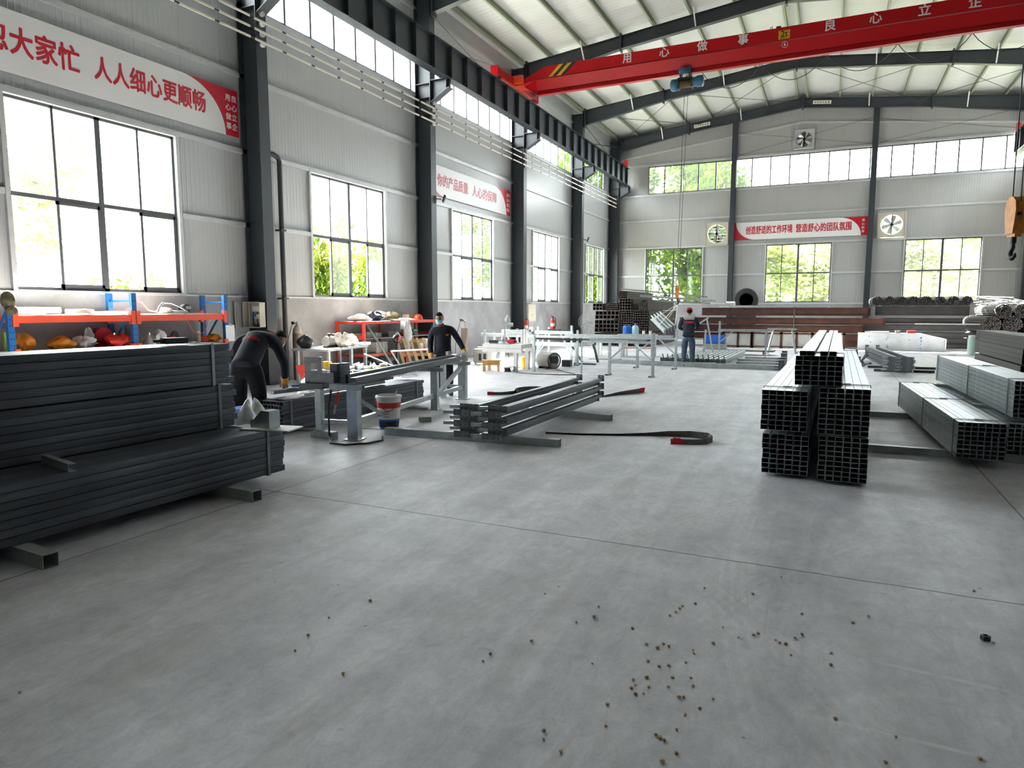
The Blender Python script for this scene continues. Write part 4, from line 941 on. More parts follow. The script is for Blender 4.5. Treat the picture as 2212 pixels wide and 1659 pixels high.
t = thing('grinding_disc', 'dark grinding disc leaning upright behind the tall dark stack', 'disc', (-11.6, 9.14, ZL + .12), R(20)); obj('disc', B().lathe([(.035, -.01), (.12, -.012), (.12, .012), (.035, .01)], (0, 0, 0), 20, 'x'), RUBBER, t)
t = thing('spray_bottle', 'small grey bottle standing before the end frame of the rack', 'bottle', (-11.4, 9.52, ZL)); obj('bottle', B().lathe([(.04, 0), (.04, .13), (.018, .16), (.018, .19)], (0, 0, 0), 14), CYLG, t, True); obj('cap', B().lathe([(.022, .19), (.022, .23)], (0, 0, 0), 12), WHITE, t)
t = thing('hard_hat', 'orange hard hat on the lower rack board under the brown cloth', 'hard hat', (-11.55, 9.72, ZL)); b = B().lathe([(.16, 0), (.13, .01), (.125, .06), (.09, .11), (.03, .135), (.0, .137)], (0, 0, 0), 20); obj('shell', b, BRRED, t, True)
lump('cloth_bag', 'brown leather cloth draped beside the orange hard hat', 'cloth', (-11.5, 9.95, ZL), (.24, .34, .14), ORCL, .2, 12)
tag(obj('folder', B().box(-.012, .012, -.12, .12, 0, .30), GREEN, loc=(-11.75, 6.2, ZL), rz=R(70)), 'lime green folder behind the closest rack upright', 'folder')
t = thing('clamp', 'black clamp tool lying on the topmost dark bundle', 'clamp', (-5.62, 4.42, 1.395), R(-8)); obj('body', B().box(-.05, .05, -.11, .11, 0, .055), BLACK, t); obj('screw', B().cyl((0, -.2, .03), (0, -.11, .03), .014, n=8), BRASS, t)

# ------------------------------------------------------------------ on the columns
t = thing('electrical_box', 'open beige electrical box fixed to the charcoal column by the rack', 'electrical box', (-11.76, 11.30, 1.30))
b = B().box(-.26, .26, .10, .115, 0, .58).box(-.26, -.245, -.06, .115, 0, .58).box(.245, .26, -.06, .115, 0, .58).box(-.26, .26, -.06, .115, 0, .015).box(-.26, .26, -.06, .115, .565, .58); obj('case', b, BEIGE, t)
obj('door', B().cbox((-.33, -.16, .29), (.015, .32, .58), R(35)), BEIGE, t)
obj('breaker_row', B().box(-.05, .18, .03, .10, .36, .48).box(.0, .2, .04, .1, .2, .3), WHITE, t); obj('breaker', B().box(-.02, .05, .0, .03, .25, .31), BLUP, t); obj('wiring', B().rod([(-.08, .08, .03), (-.08, .06, .3), (-.02, .06, .4)], .014, 6).rod([(.06, .08, .03), (.05, .06, .2), (.08, .05, .38)], .012, 6).ball((.05, .05, .05), (.26, .08, .06)), BLACK, t); obj('rail', B().box(-.19, -.15, .05, .10, .04, .54), BEIGE, t)
b = B().rod([(-11.90, 12.42, 0), (-11.90, 12.42, 5.15), (-11.90, 12.36, 5.24), (-11.90, 12.22, 5.28), (-11.93, 12.05, 5.28)], .058, 12)
for z in (1.95, 3.55): b.box(-12.04, -11.83, 12.34, 12.50, z, z + .04)
tag(obj('downpipe', b, PIPE, smooth=True), 'black downpipe beside the charcoal column with the electrical box', 'pipe')
def flood(y, label):
    t = thing('floodlight', label, 'floodlight', (-11.42, y, 5.18), R(0), 'floodlights on columns')
    obj('bracket', B().beam((-.08, -.02, 0), (.02, .10, 0), .03, .03), STEEL, t)
    obj('housing', B().cbox((.08, .17, .02), (.05, .25, .22), R(25), R(20)), STEEL, t); obj('lens', B().cbox((.106, .165, .03), (.012, .21, .18), R(25), R(20)), LAMP, t)
flood(18.78, 'floodlight on the column behind the masked worker, under the washed-out banner'); flood(32.78, 'floodlight on the column beside the pile of square tubes')

# ------------------------------------------------------------------ workbench, red shelves and what stands around them
t = thing('workbench', 'grey workbench with a sunlit heap beside the red shelves', 'workbench', (0, 0, 0))
c4 = [(-10.05, 11.75), (-10.50, 13.80), (-11.35, 13.7), (-11.0, 11.65)]
obj('top', B().prism(c4, 'z', .78, .83), GALVD, t)
for x, y in ((-10.12, 11.85), (-10.53, 13.7), (-10.33, 12.9), (-11.25, 13.6), (-10.92, 11.75)): obj('leg', B().box(x - .03, x + .03, y - .03, y + .03, 0, .78), GALV if y > 12 and y < 13.5 else GALVD, t)
lump('machine_cover', 'black machine cover at the back of the workbench', 'machine', (-10.86, 11.95, .832), (.34, .38, .30), BLACK, .08, 21)
t = thing('bench_motor', 'grey bench motor with a dark guard on the workbench', 'motor', (-10.60, 12.45, .832)); obj('body', B().rod([(0, -.13, .14), (0, .13, .14)], .12, 16), CYLG, t); obj('guard', B().rod([(0, .14, .14), (0, .2, .14)], .17, 18), BLACK, t); obj('foot', B().box(-.1, .1, -.12, .2, 0, .04), BLACK, t); obj('knob', B().cyl((0, 0, .26), (0, 0, .32), .035, n=10), BLACK, t)
tag(obj('cardboard_box', B().box(-.1, .1, -.1, .1, 0, .16), CARD, loc=(-10.75, 12.85, .832), rz=R(15)), 'small orange cardboard box behind the sunlit rags', 'box')
lump('rag_heap', 'sunlit white rags piled at the near half of the workbench', 'rags', (-10.46, 12.75, .832), (.36, .40, .28), CLOTHW, .3, 22)
lump('rag_heap', 'pointed heap of sunlit rags in the middle of the workbench', 'rags', (-10.55, 13.15, .832), (.30, .34, .24), CLOTHW, .3, 23)
tag(obj('glove_pile', B().cbox((0, 0, .02), (.3, .6, .04), .1).cbox((.0, .1, .05), (.22, .4, .03), -.2), CLOTHW, loc=(-10.6, 13.55, .832)), 'flat sunlit gloves at the far end of the workbench', 'gloves')
t = thing('red_shelf', 'red steel shelving unit along the window wall', 'shelf', (0, 0, 0))
for y in (14.3, 16.2, 18.05):
    for x in (-11.9, -11.02): obj('post', B().box(x - .03, x + .03, y - .035, y + .035, 0, 1.40), SHRED, t)
    for z in (1.36, .98, .50, .12): obj('end_rail', B().box(-11.9, -11.02, y - .02, y + .02, z - .03, z + .03), SHRED, t)
for z in (1.36, .50, .12):
    for y0, y1 in ((14.3, 16.2), (16.2, 18.05)):
        for x in (-11.9, -11.02): obj('shelf_beam', B().box(x - .02, x + .02, y0, y1, z - .035, z + .035), SHRED, t)
        obj('shelf_board', B().box(-11.9, -11.03, y0, y1, z + .02, z + .034), GALVD, t)
for y0, y1 in ((16.2, 18.05),): obj('shelf_board', B().box(-11.9, -11.03, y0, y1, .93, .945), GALVD, t)
obj('shelf_board', B().box(-11.9, -11.03, 14.3, 16.2, .93, .945), GALVD, t)
ZS = 1.396
lump('cloth_bundle', 'sunlit white cloth on the red shelf top, at the bench end', 'cloth', (-11.45, 14.7, ZS), (.55, .55, .17), CLOTHW, .22, 31)
lump('cloth_bundle', 'blue black jacket bundle on the red shelf top', 'jacket', (-11.4, 15.3, ZS), (.4, .42, .24), NAVY, .2, 32)
lump('cloth_bundle', 'sunlit pink cloth next to the blue black jacket', 'cloth', (-11.5, 15.65, ZS), (.42, .32, .22), CLOTHW, .25, 33)
lump('cloth_bundle', 'brown work jacket folded on the red shelf top above the hanging film', 'jacket', (-11.35, 16.0, ZS), (.42, .42, .22), TAN, .2, 34)
tag(obj('pale_sheet', B().cbox((0, 0, .03), (.28, .5, .03), .1, .1).cbox((.2, .05, -.12), (.02, .36, .24)), PAPER, loc=(-11.2, 16.05, ZS)), 'pale sheet hanging over the front rail of the red shelf', 'sheet')
tag(obj('pale_sheet', B().cbox((0, 0, .03), (.3, .45, .02), -.3, .15), PAPER, loc=(-11.35, 16.75, ZS)), 'white sheet lying on the red shelf left of the orange hard hat', 'sheet')
tag(obj('cardboard_box', B().box(-.12, .12, -.12, .12, 0, .16), CARD, loc=(-11.6, 17.2, ZS)), 'cardboard box on the red shelf behind the orange hard hat', 'box')
t = thing('hard_hat', 'orange hard hat on top of the red shelf', 'hard hat', (-11.3, 17.30, ZS)); obj('shell', B().lathe([(.17, 0), (.14, .012), (.135, .08), (.10, .14), (.04, .17), (0, .172)], (0, 0, 0), 22), BRRED, t, True)
for k, (y, m) in enumerate(((14.6, CARD), (14.9, MACH), (15.3, GALVD), (15.9, MACH))): tag(obj('parts_box', B().box(-.16, .16, -.13, .13, 0, .12 + .03 * (k % 2)), m, loc=(-11.45, y, .948)), '%s parts box on the middle board of the red shelf' % ('cardboard coloured', 'olive grey', 'pale steel', 'far olive grey')[k], 'box')
t = thing('angle_grinder', 'teal power tool on the red shelf beside the masked worker', 'power tool', (-11.3, 17.05, .948)); obj('body', B().rod([(0, -.1, .12), (0, .12, .14)], [.05, .06], 12), TEAL, t, True); obj('stand', B().box(-.08, .08, -.1, .1, 0, .07), MACH, t)
lump('tool_heap', 'dark heap of small tools on the red shelf by the teal tool', 'tools', (-11.3, 16.6, .948), (.34, .4, .14), MACH, .3, 35)
t = thing('blue_bottle', 'blue spray can behind the masked worker on the red shelf', 'can', (-11.1, 17.75, .948)); obj('can', B().lathe([(.045, 0), (.045, .2), (.02, .23), (.02, .27)], (0, 0, 0), 14), BLUP, t, True)
for k, y in enumerate((17.15, 17.45)): tag(obj('paint_can', B().box(-.1, .1, -.1, .1, 0, .30), WHITE, loc=(-11.2, y, .536)), ('white square can on the low red shelf behind the pallet', 'second white square can on the low red shelf, beside the masked worker')[k], 'can')
for k, (y, z) in enumerate(((15.05, 0), (15.32, 0), (15.05, .15), (15.32, .15))): tag(obj('carton', B().box(-.15, .15, -.12, .12, 0, .145), SHEET, loc=(-11.25, y + .0, .536 + z)), ('lower white carton on the red shelf nearest the leaning pole', 'lower white carton on the red shelf, second from the pole', 'upper white carton on the red shelf nearest the leaning pole', 'upper white carton on the red shelf, second from the pole')[k], 'carton')
lump('scrap_heap', 'dark scrap heap on the bottom board of the red shelf', 'scrap', (-11.4, 15.4, .156), (.6, 1.1, .24), MACH, .3, 36)
lump('film_bag', 'long clear plastic film bag hanging from the red shelf', 'plastic film', (-10.86, 16.05, .55), (.22, .26, .86), FILM, .10, 37)
t = thing('pallet', 'pale wooden pallet leaning beside the masked worker', 'pallet', (-10.35, 15.9, .02), 0)
t.rotation_euler = (R(-29), 0, R(68))
for k in range(5): obj('slat', B().box(-.50 + .23 * k, -.41 + .23 * k, -.012, .012, 0, 1.0), WOOD, t)
for z in (.08, .50, .92): obj('bearer', B().box(-.5, .51, .012, .07, z - .045, z + .045), WOOD2, t)
t = thing('aluminium_frame', 'thin pale metal frame standing before the leaning pallet', 'metal frame', (-9.95, 14.9, 0), R(25))
obj('frame', B().beam((-.55, 0, .62), (.5, 0, .68), .03, .04).beam((-.55, 0, .64), (-.15, -.1, 0), .03, .03).beam((.5, 0, .66), (.55, -.1, 0), .03, .03), ALU, t)
tag(obj('pole', B().beam((0, 0, 0), (-1.35, .35, 1.42), .035, .035), GALV, loc=(-10.0, 14.4, 0)), 'square pole leaning against the corner of the red shelf', 'pole')
tag(obj('pole', B().beam((0, 0, .02), (-.9, -1.0, .62), .035, .035), GALV, loc=(-9.6, 14.6, 0)), 'square pole slanting from the floor under the workbench edge', 'pole')
t = thing('cutoff_saw', 'red and black cut-off saw in front of the red shelf', 'saw', (-10.45, 14.95, 0)); obj('stand', B().box(-.03, .03, -.03, .03, 0, .85).box(-.2, .2, -.15, .15, 0, .03), BLACK, t); obj('head', B().ball((0, 0, .93), (.22, .28, .24), 12, 8), BLACK, t, True); obj('guard', B().rod([(0, -.15, .95), (.03, 0, 1.1), (0, .15, 1.0)], .025, 8), CHROME, t); obj('label_plate', B().cbox((.1, -.02, .93), (.02, .1, .14), 0, .3), SHRED, t)
t = thing('low_table', 'low table heaped with steel pieces and a long sunlit plank', 'table', (0, 0, 0))
obj('top', B().prism([(-10.0, 11.1), (-8.6, 11.95), (-8.8, 12.4), (-9.9, 11.72)], 'z', .40, .43), GALVD, t)
for x, y in ((-9.9, 11.25), (-8.75, 12.0), (-8.85, 12.28), (-9.85, 11.6)): obj('leg', B().box(x - .025, x + .025, y - .025, y + .025, 0, .40), GALVD, t)
tag(obj('plank', B().cbox((0, 0, .03), (1.3, .14, .05), R(31)), WOOD, loc=(-9.3, 11.76, .432)), 'long sunlit plank lying on the low table', 'plank')
tag(obj('yellow_holder', B().box(-.08, .08, -.05, .05, 0, .16), YEL, loc=(-9.82, 11.46, .432)), 'small yellow holder at the end of the sunlit plank', 'tool')
tag(obj('upright_tube', B().rtube((0, 0, 0), (0, 0, .28), .07, .07, .004), GALV, loc=(-9.88, 11.28, .432)), 'short pale tube standing upright on the low table', 'steel offcut')
q = random.Random(5); OFN = ('tilted plate offcut near the yellow holder', 'angled offcut past the yellow holder', 'flat square offcut mid low table', 'bent offcut behind the sunlit plank', 'bright gusset by the plank middle', 'small gusset by the plank end', 'leaning plate at the low table end', 'last bright offcut at the low table corner')
for k in range(8):
    u = k / 7; tag(obj('steel_offcut', B().cbox((0, 0, .06), (.16, .02, .12), q.uniform(0, 3), q.uniform(-.4, .4), q.uniform(-.4, .4)).cbox((.02, .03, .02), (.12, .1, .02), q.uniform(0, 3)), GALV, loc=(-9.62 + .85 * u, 11.42 + .52 * u + .10 * (k % 2), .436)), OFN[k], 'steel offcut', 'offcuts on the low table')
def cylinder(name, label, loc, m, h=1.35, r=.11, reg=True, loop=False):
    t = thing(name, label, 'gas cylinder', loc)
    obj('bottle', B().lathe([(r * .9, 0), (r, .03), (r, h * .80), (r * .86, h * .87), (r * .4, h * .93), (r * .3, h * .94)], (0, 0, 0), 20), m, t, True)
    obj('shoulder', B().lathe([(r * 1.003, h * .80), (r * .865, h * .871), (r * .41, h * .931)], (0, 0, 0), 20), CYLG, t, True)
    obj('valve', B().cyl((0, 0, h * .935), (0, 0, h * 1.0), r * .22, n=10).cyl((-.04, 0, h * .97), (.04, 0, h * .97), .014, n=8), CHROME, t)
    if reg: obj('regulator', B().cyl((-.05, -.04, h * .97), (-.05, -.09, h * .97), .035, n=12).cyl((-.10, 0, h * .98), (-.16, 0, h * .98), .03, n=12).rod([(-.14, 0, h * .97), (-.2, -.1, h * .7), (-.26, -.12, h * .4), (-.26, -.14, .02)], .008, 6), BLACK, t)
    return t
cylinder('gas_cylinder', 'brown gas cylinder with grey shoulder behind the bending worker', (-11.72, 12.62, 0), CYLB, 1.42, .115)
cylinder('gas_cylinder', 'brown gas cylinder standing beside the masked worker and grey welder', (-10.24, 18.25, 0), CYLB, 1.42, .105)
def welder(label, loc, rz, d=(.30, .55, .48), round_=False):
    t = thing('welding_machine', label, 'welding machine', loc, rz)
    a, c, e = d
    obj('case', B().box(-a / 2, a / 2, -c / 2, c / 2, .04, e), MACH, t); obj('foot', B().box(-a / 2, a / 2, -c / 2 + .02, -c / 2 + .06, 0, .04).box(-a / 2, a / 2, c / 2 - .06, c / 2 - .02, 0, .04), BLACK, t)
    obj('front_panel', B().box(-a / 2 + .03, a / 2 - .03, -c / 2 - .012, -c / 2, .08, e - .06), BLACK, t); obj('side_vent', B().box(a / 2, a / 2 + .004, -.12, -.03, .12, .34).box(a / 2, a / 2 + .004, .03, .12, .12, .34), BLACK, t)
    obj('handle', B().rod([(0, -c / 3, e), (0, -c / 3, e + .05), (0, c / 3, e + .05), (0, c / 3, e)], .012, 8), BLACK, t); return t
welder('grey box welder on the floor beside the brown cylinder and white bench', (-9.85, 18.75, 0), R(-75))
t = thing('welding_machine', 'rounded grey welder with a carry frame lying under the steel trestles', 'welding machine', (-7.48, 18.25, .0), R(60))
obj('case', B().rod([(0, -.30, .24), (0, -.27, .24), (0, .26, .24), (0, .30, .24)], [.2, .235, .235, .2], 8), MACH, t); obj('front_ring', B().rod([(.22 * math.cos(q * math.pi / 8), -.33, .24 + .22 * math.sin(q * math.pi / 8)) for q in range(16)], .018, 6, closed=True), BLACK, t); obj('front_panel', B().cbox((0, -.31, .26), (.26, .02, .2)), BLACK, t); obj('foot', B().box(-.18, .18, -.2, -.15, 0, .05).box(-.18, .18, .15, .2, 0, .05), BLACK, t)
pts = [(-7.30, 17.95, .16), (-7.05, 17.7, .05), (-6.6, 17.3, .012), (-6.15, 16.85, .012), (-6.0, 16.62, .012), (-6.35, 16.45, .012), (-7.0, 16.35, .012), (-7.7, 16.6, .012), (-8.0, 16.9, .05), (-8.12, 17.0, .3), (-8.2, 17.08, .6), (-8.18, 17.1, .80)]
tag(obj('welding_cable', B().rod([Vector(p) - Vector(pts[0]) for p in pts], .012, 6), BLACK, loc=pts[0], smooth=True), 'black welding cable looping over the floor from the rounded welder', 'cable')
t = thing('wooden_stool', 'small orange wooden stool in the sunlit patch', 'stool', (-8.55, 16.75, 0), R(20))
obj('seat', B().box(-.26, .26, -.12, .12, .27, .31), WOOD2, t); obj('apron', B().box(-.24, .24, -.1, .1, .17, .27), WOOD2, t)
for x in (-.2, .2):
    for y in (-.08, .08): obj('leg', B().box(x - .03, x + .03, y - .03, y + .03, 0, .17), WOOD2, t)
def fan(label, loc, rz, h=1.15, r=.36):
    t = thing('pedestal_fan', label, 'fan', loc, rz)
    obj('base', B().lathe([(.24, 0), (.24, .03), (.05, .06), (.03, .08)], (0, 0, 0), 18), MACH, t); obj('pole', B().cyl((0, 0, .06), (0, 0, h - .05), .025, n=10), MACH, t)
    b = B()
    for k in range(20):
        a = 2 * math.pi * k / 20; c, s = math.cos(a), math.sin(a)
        b.rod([(.05 * c, -.14, h + .05 * s), (r * .7 * c, -.12, h + r * .7 * s), (r * c, -.05, h + r * s), (r * .7 * c, .03, h + r * .7 * s), (.08 * c, .06, h + .08 * s)], .0025, 4)
    for rr, y in ((r, -.05), (r * .7, -.122), (r * .4, -.135)): b.rod([(rr * math.cos(q * math.pi / 14), y, h + rr * math.sin(q * math.pi / 14)) for q in range(28)], .005, 5, closed=True)
    obj('cage', b, GALVD, t)
    for k in range(3):
        a = R(120 * k + 10); bl = B(); bl._hull8([Matrix.Rotation(a, 4, 'Y') @ Vector(p) + Vector((0, 0, h)) for p in ((.04, -.07, -.03), (r * .86, -.09, -.07), (r * .86, -.085, -.07), (.04, -.065, -.03), (.04, -.04, .03), (r * .86, -.03, .07), (r * .86, -.025, .07), (.04, -.035, .03))]); obj('blade', bl, PLATE, t)
    obj('motor', B().cyl((0, -.04, h), (0, .16, h), .075, n=14), MACH, t); return t
fan('shiny pedestal fan turned sideways beside the column with the extinguisher', (-10.95, 22.9, 0), R(-70), 1.14, .37)
fan('pedestal fan facing us beside the pile of square tubes', (-10.45, 30.3, 0), R(12), 1.12, .38)
def exting(label, loc, s=1):
    t = thing('fire_extinguisher', label, 'fire extinguisher', loc); h = .46 * s
    obj('body', B().lathe([(.07, 0), (.075, .02), (.075, h * .8), (.045, h * .93), (.025, h)], (0, 0, 0), 16), SHRED, t, True); obj('valve', B().box(-.02, .02, -.02, .02, h, h + .05).beam((0, 0, h + .05), (.0, -.12, h + .08), .02, .015), BLACK, t); obj('hose', B().rod([(0, .02, h + .03), (.08, .05, h), (.1, .02, h * .5), (.08, 0, h * .25)], .012, 6), BLACK, t); obj('sticker', B().rod([(0, 0, h * .35), (0, 0, h * .6)], .0762, 16), WHITE, t)
exting('red fire extinguisher hanging on the column beside the shiny fan', (-11.4, 25.5, .72), 1.2)
t = thing('beige_cabinet', 'beige switch cabinet on the wall with a small yellow sticker', 'cabinet', (-11.92, 27.0, 1.2)); obj('body', B().box(-.12, .12, -.42, .42, 0, .72), BEIGE, t); obj('door', B().box(.12, .135, -.39, .39, .03, .69), BEIGE, t); obj('sticker', B().box(.135, .139, -.03, .07, .22, .32), YEL, t)
tag(obj('white_board', B().box(-.02, .02, -.42, .42, 0, .95), WHITE, loc=(-11.95, 27.0, 0)), 'white panel standing below the beige switch cabinet', 'panel')

# ------------------------------------------------------------------ welding bench in the middle with its workpiece
t = thing('welding_bench', 'long galvanized welding bench with posts, rail and slanting brace', 'bench', (0, 0, 0))
A0, A1, A2 = Vector((-5.66, 7.10, 0)), Vector((-6.10, 9.82, 0)), Vector((-6.36, 11.25, 0))
for p, w_, nm in ((A0, .15, 'leg'), (A1, .12, 'leg'), (A2, .15, 'leg')):
    obj(nm, B().cbox(p + Vector((0, 0, .33)), (w_, w_ * .8, .66), R(9)).cbox(p + Vector((0, 0, .006)), (w_ * 1.5, w_ * 1.4, .012), R(9)), GALV, t)
d = (A2 - A0).normalized(); sd = Vector((-d.y, d.x, 0))
obj('rail', B().rtube(A0 + d * .08 + Vector((0, 0, .24)), A2 - d * .08 + Vector((0, 0, .24)), .06, .07, .004), GALV, t)
obj('brace', B().rtube(A1 + Vector((0, 0, .22)), A2 - d * .1 + Vector((0, 0, .62)), .06, .06, .004), GALV, t)
obj('brace', B().rtube(A0 + sd * .02 + d * .05 + Vector((0, -.06, .60)), A0 + sd * -.28 + d * .34 + Vector((0, -.06, .30)), .06, .05, .004), GALV, t)
for p, L_ in ((A0, .34), (A2, .46), (A1, .3)): obj('cross_arm', B().rtube(p - sd * .14 + Vector((0, 0, .695)), p + sd * L_ + Vector((0, 0, .695)), .08, .07, .004), GALV, t)
A3 = Vector((-6.18, 7.03, 0)); A4 = A2 + sd * .40
for p in (A3, A4): obj('back_leg', B().cbox(p + Vector((0, 0, .33)), (.09, .09, .66), R(9)), GALV, t)
obj('low_tie', B().rtube(A0 + Vector((-.08, 0, .22)), A3 + Vector((.05, 0, .22)), .05, .06, .004), GALV, t)
obj('low_tie', B().rtube(A2 + sd * .07 + Vector((0, 0, .25)), A4 - sd * .05 + Vector((0, 0, .25)), .05, .06, .004), GALV, t)
obj('foot_block', B().cbox(A3 + Vector((.12, -.02, .05)), (.34, .10, .10), R(-10)).cbox(A3 + Vector((-.02, .02, .04)), (.2, .16, .08)), GALVD, t)
t = thing('box_girder_workpiece', 'dark C channel resting along the welding bench', 'steel channel', (0, 0, .735))
P0, P1 = A0 + d * -.02 + sd * .0, A2 + d * .25 + sd * .05
obj('channel', B().chan(P0 + Vector((0, 0, .045)), P1 + Vector((0, 0, .045)), .085, .085, .006), BLACKT, t)
t = thing('channel_workpiece', 'second dark channel lying behind on the welding bench', 'steel channel', (0, 0, .735))
obj('channel', B().chan(P0 + sd * .16 + d * .1 + Vector((0, 0, .06)), P1 + sd * .14 + Vector((0, 0, .06)), .115, .08, .006), BLACKT, t)
t = thing('plate_jig', 'dark plate jig with square window standing on the bench back leg', 'jig', (-6.25, 7.02, .66), R(8))
b = B().holes_plate('y', -.006, .006, -.14, .12, .07, .42, [(-.05, .05, .24, .34)]).box(.1, .3, -.012, .012, .07, .22); obj('plate', b, PLATE, t); obj('base', B().box(-.2, .16, -.06, .1, 0, .07), BLACKT, t)
t = thing('clamp_block', 'black upright steel block at the head of the dark channel', 'steel block', (-5.93, 7.12, .735), R(8)); obj('block', B().box(-.11, .0, -.02, .12, 0, .26).box(.03, .11, .0, .12, .0, .27), BLACKT, t); obj('lug', B().box(-.2, -.11, .02, .06, .05, .12), PLATE, t)
t = thing('square_vise', 'small grey vise block under the gloved hand of the masked worker', 'vise', (-6.50, 11.15, .732), R(-8)); obj('base', B().box(-.2, .16, -.07, .07, 0, .03), WHITE, t); obj('jaw', B().box(-.14, .12, -.05, .05, .03, .12).box(-.15, -.09, -.05, .05, .12, .18), MACH, t)
tag(obj('strip_channel', B().chan((0, -.0, .0), (.32, 2.4, .0), .05, .10, .004), PLATE, loc=(-7.05, 7.05, .56), rz=R(0)), 'long dark channel lying on the bundle behind the bench', 'steel channel')
tag(obj('strip_channel', B().chan((0, .0, .0), (-.05, 2.0, .0), .05, .09, .004), GALVD, loc=(-6.78, 7.35, .50)), 'shorter channel on the bundle behind the bench, sheen on top', 'steel channel')
t = thing('small_tool_tray', 'pale bracket with tools on the dark bundle by the bending worker', 'tool tray', (-6.92, 7.42, .59), R(20)); obj('tray', B().box(-.12, .12, -.08, .08, 0, .012).box(-.12, .12, .07, .08, 0, .05), WHITE, t); obj('screwdriver', B().cyl((-.08, -.03, .03), (.06, .04, .03), .014, n=8), BLUP, t)
# bucket on its small upturned bucket
t = thing('paint_bucket', 'white plastic bucket with red band standing on a small blue pail', 'bucket', (-5.745, 7.99, .145))
b = B().lathe([(.145, 0), (.155, .01), (.175, .30), (.19, .305), (.19, .335), (.178, .34), (.170, .34), (.15, .02), (0, .02)], (0, 0, 0), 28); obj('shell', b, WHITE, t, True)
obj('red_band', B().rod([(0, 0, .165), (0, 0, .245)], [.1672, .1730], 28, False), SHRED, t, label='red printed band'); 
for q_, w_ in ((-66, .5), (-118, .5)):
    b = B(); a0 = R(q_)
    for k in range(3): b.cbox((.166 * math.cos(a0) , .166 * math.sin(a0), .12 - .035 * k), (.004, .075, .006), a0)
    obj('label_print', b, BLACK, t)
obj('handle', B().rod([(.19 * math.cos(R(-130)), .19 * math.sin(R(-130)), .29), (.21 * math.cos(R(-95)), .21 * math.sin(R(-95)), .2), (.215 * math.cos(R(-60)), .215 * math.sin(R(-60)), .13), (.2 * math.cos(R(-40)), .2 * math.sin(R(-40)), .15), (.19 * math.cos(R(-35)), .19 * math.sin(R(-35)), .2)], .007, 6), SHRED, t, label='red wire handle')
obj('stirring_stick', B().beam((-.05, .05, .05), (.16, -.02, .42), .02, .008), GALVD, t)
t = thing('small_pail', 'small blue and black pail under the white bucket', 'pail', (-5.745, 7.99, 0)); obj('body', B().lathe([(.135, 0), (.15, .145), (0, .145)], (0, 0, 0), 24), BLUP, t, True); obj('black_label', B().rod([(0, 0, .03), (0, 0, .12)], [.1392, .1486], 24, False), BLACK, t)
tag(obj('cut_tube', B().rtube((-.0, -.09, .04), (.0, .09, .04), .13, .075, .004), MACH, loc=(-5.6, 8.72, 0), rz=R(-50)), 'short open steel tube lying on the floor beside the bucket', 'steel offcut')
tag(obj('torch_cable', B().rod([Vector(p) - Vector((-5.95, 7.06, .66)) for p in ((-5.95, 7.0, .66), (-5.98, 6.98, .45), (-5.98, 6.97, .2), (-5.92, 6.9, .05), (-5.75, 6.72, .014), (-5.5, 6.7, .014), (-5.3, 6.9, .014), (-5.25, 7.15, .014), (-5.4, 7.35, .014))], .013, 7), BLACK, loc=(-5.95, 7.06, .66), smooth=True), 'black torch cable looping on the floor below the bench post', 'cable')
t = thing('welding_torch', 'red and grey welding gun hanging at the bench post', 'torch', (-5.83, 6.97, .35)); obj('grip', B().rod([(.02, 0, .29), (0, 0, .2), (-.02, -.01, .13)], [.016, .02, .018], 8), SHRED, t, True); obj('nozzle', B().rod([(-.02, -.01, .13), (-.035, -.015, .05), (-.04, -.02, .0)], [.016, .015, .014], 8), CYLG, t)
tag(obj('grit_patch', B().cbox((0, 0, .004), (.5, .22, .008), .2).cbox((.1, .05, .008), (.3, .14, .012), -.3), GALVD, loc=(-5.85, 7.95, 0)), 'metal grit swept under the welding bench', 'grit', kind='stuff')
t = thing('red_bag', 'red triangular cloth hung beside the gas cylinder', 'cloth', (-8.55, 9.3, .55)); obj('cloth', B().prism([(-.14, .16), (.17, .2), (.16, .14), (-.02, -.08)], 'y', -.02, .02), REDP, t)
tag(obj('film_heap', B().ball((0, 0, .24), (.5, .5, .5), 14, 10, .2, random.Random(8)), FILM, loc=(-8.4, 9.35, 0), smooth=True), 'grey plastic film bag on the floor below the red cloth', 'plastic bag')
t = thing('cloth_sack', 'camouflage sack tied with green bands behind the tall dark stack', 'sack', (-7.95, 6.55, 0)); b = B()
b.rod([(0, 0, 0), (.02, 0, .2), (.0, 0, .5), (-.05, 0, .8), (-.1, 0, 1.0)], [.2, .24, .22, .17, .06], 14); obj('body', b, TAN, t, True); obj('band', B().rod([(.19 * math.cos(q * math.pi / 8) - .05, .19 * math.sin(q * math.pi / 8), .76) for q in range(16)], .02, 6, closed=True).rod([(.24 * math.cos(q * math.pi / 8), .24 * math.sin(q * math.pi / 8), .44) for q in range(16)], .02, 6, closed=True), GREEN, t)
lump('plastic_bag', 'crumpled white plastic bag standing beside the tall dark stack', 'plastic bag', (-5.66, 5.36, 0), (.34, .36, .70), FILM, .12, 51)
tag(obj('carton', B().box(-.14, .14, -.14, .14, 0, .60), BLUP, loc=(-6.05, 5.62, 0)), 'tall blue carton on the floor beside the white plastic bag', 'carton')

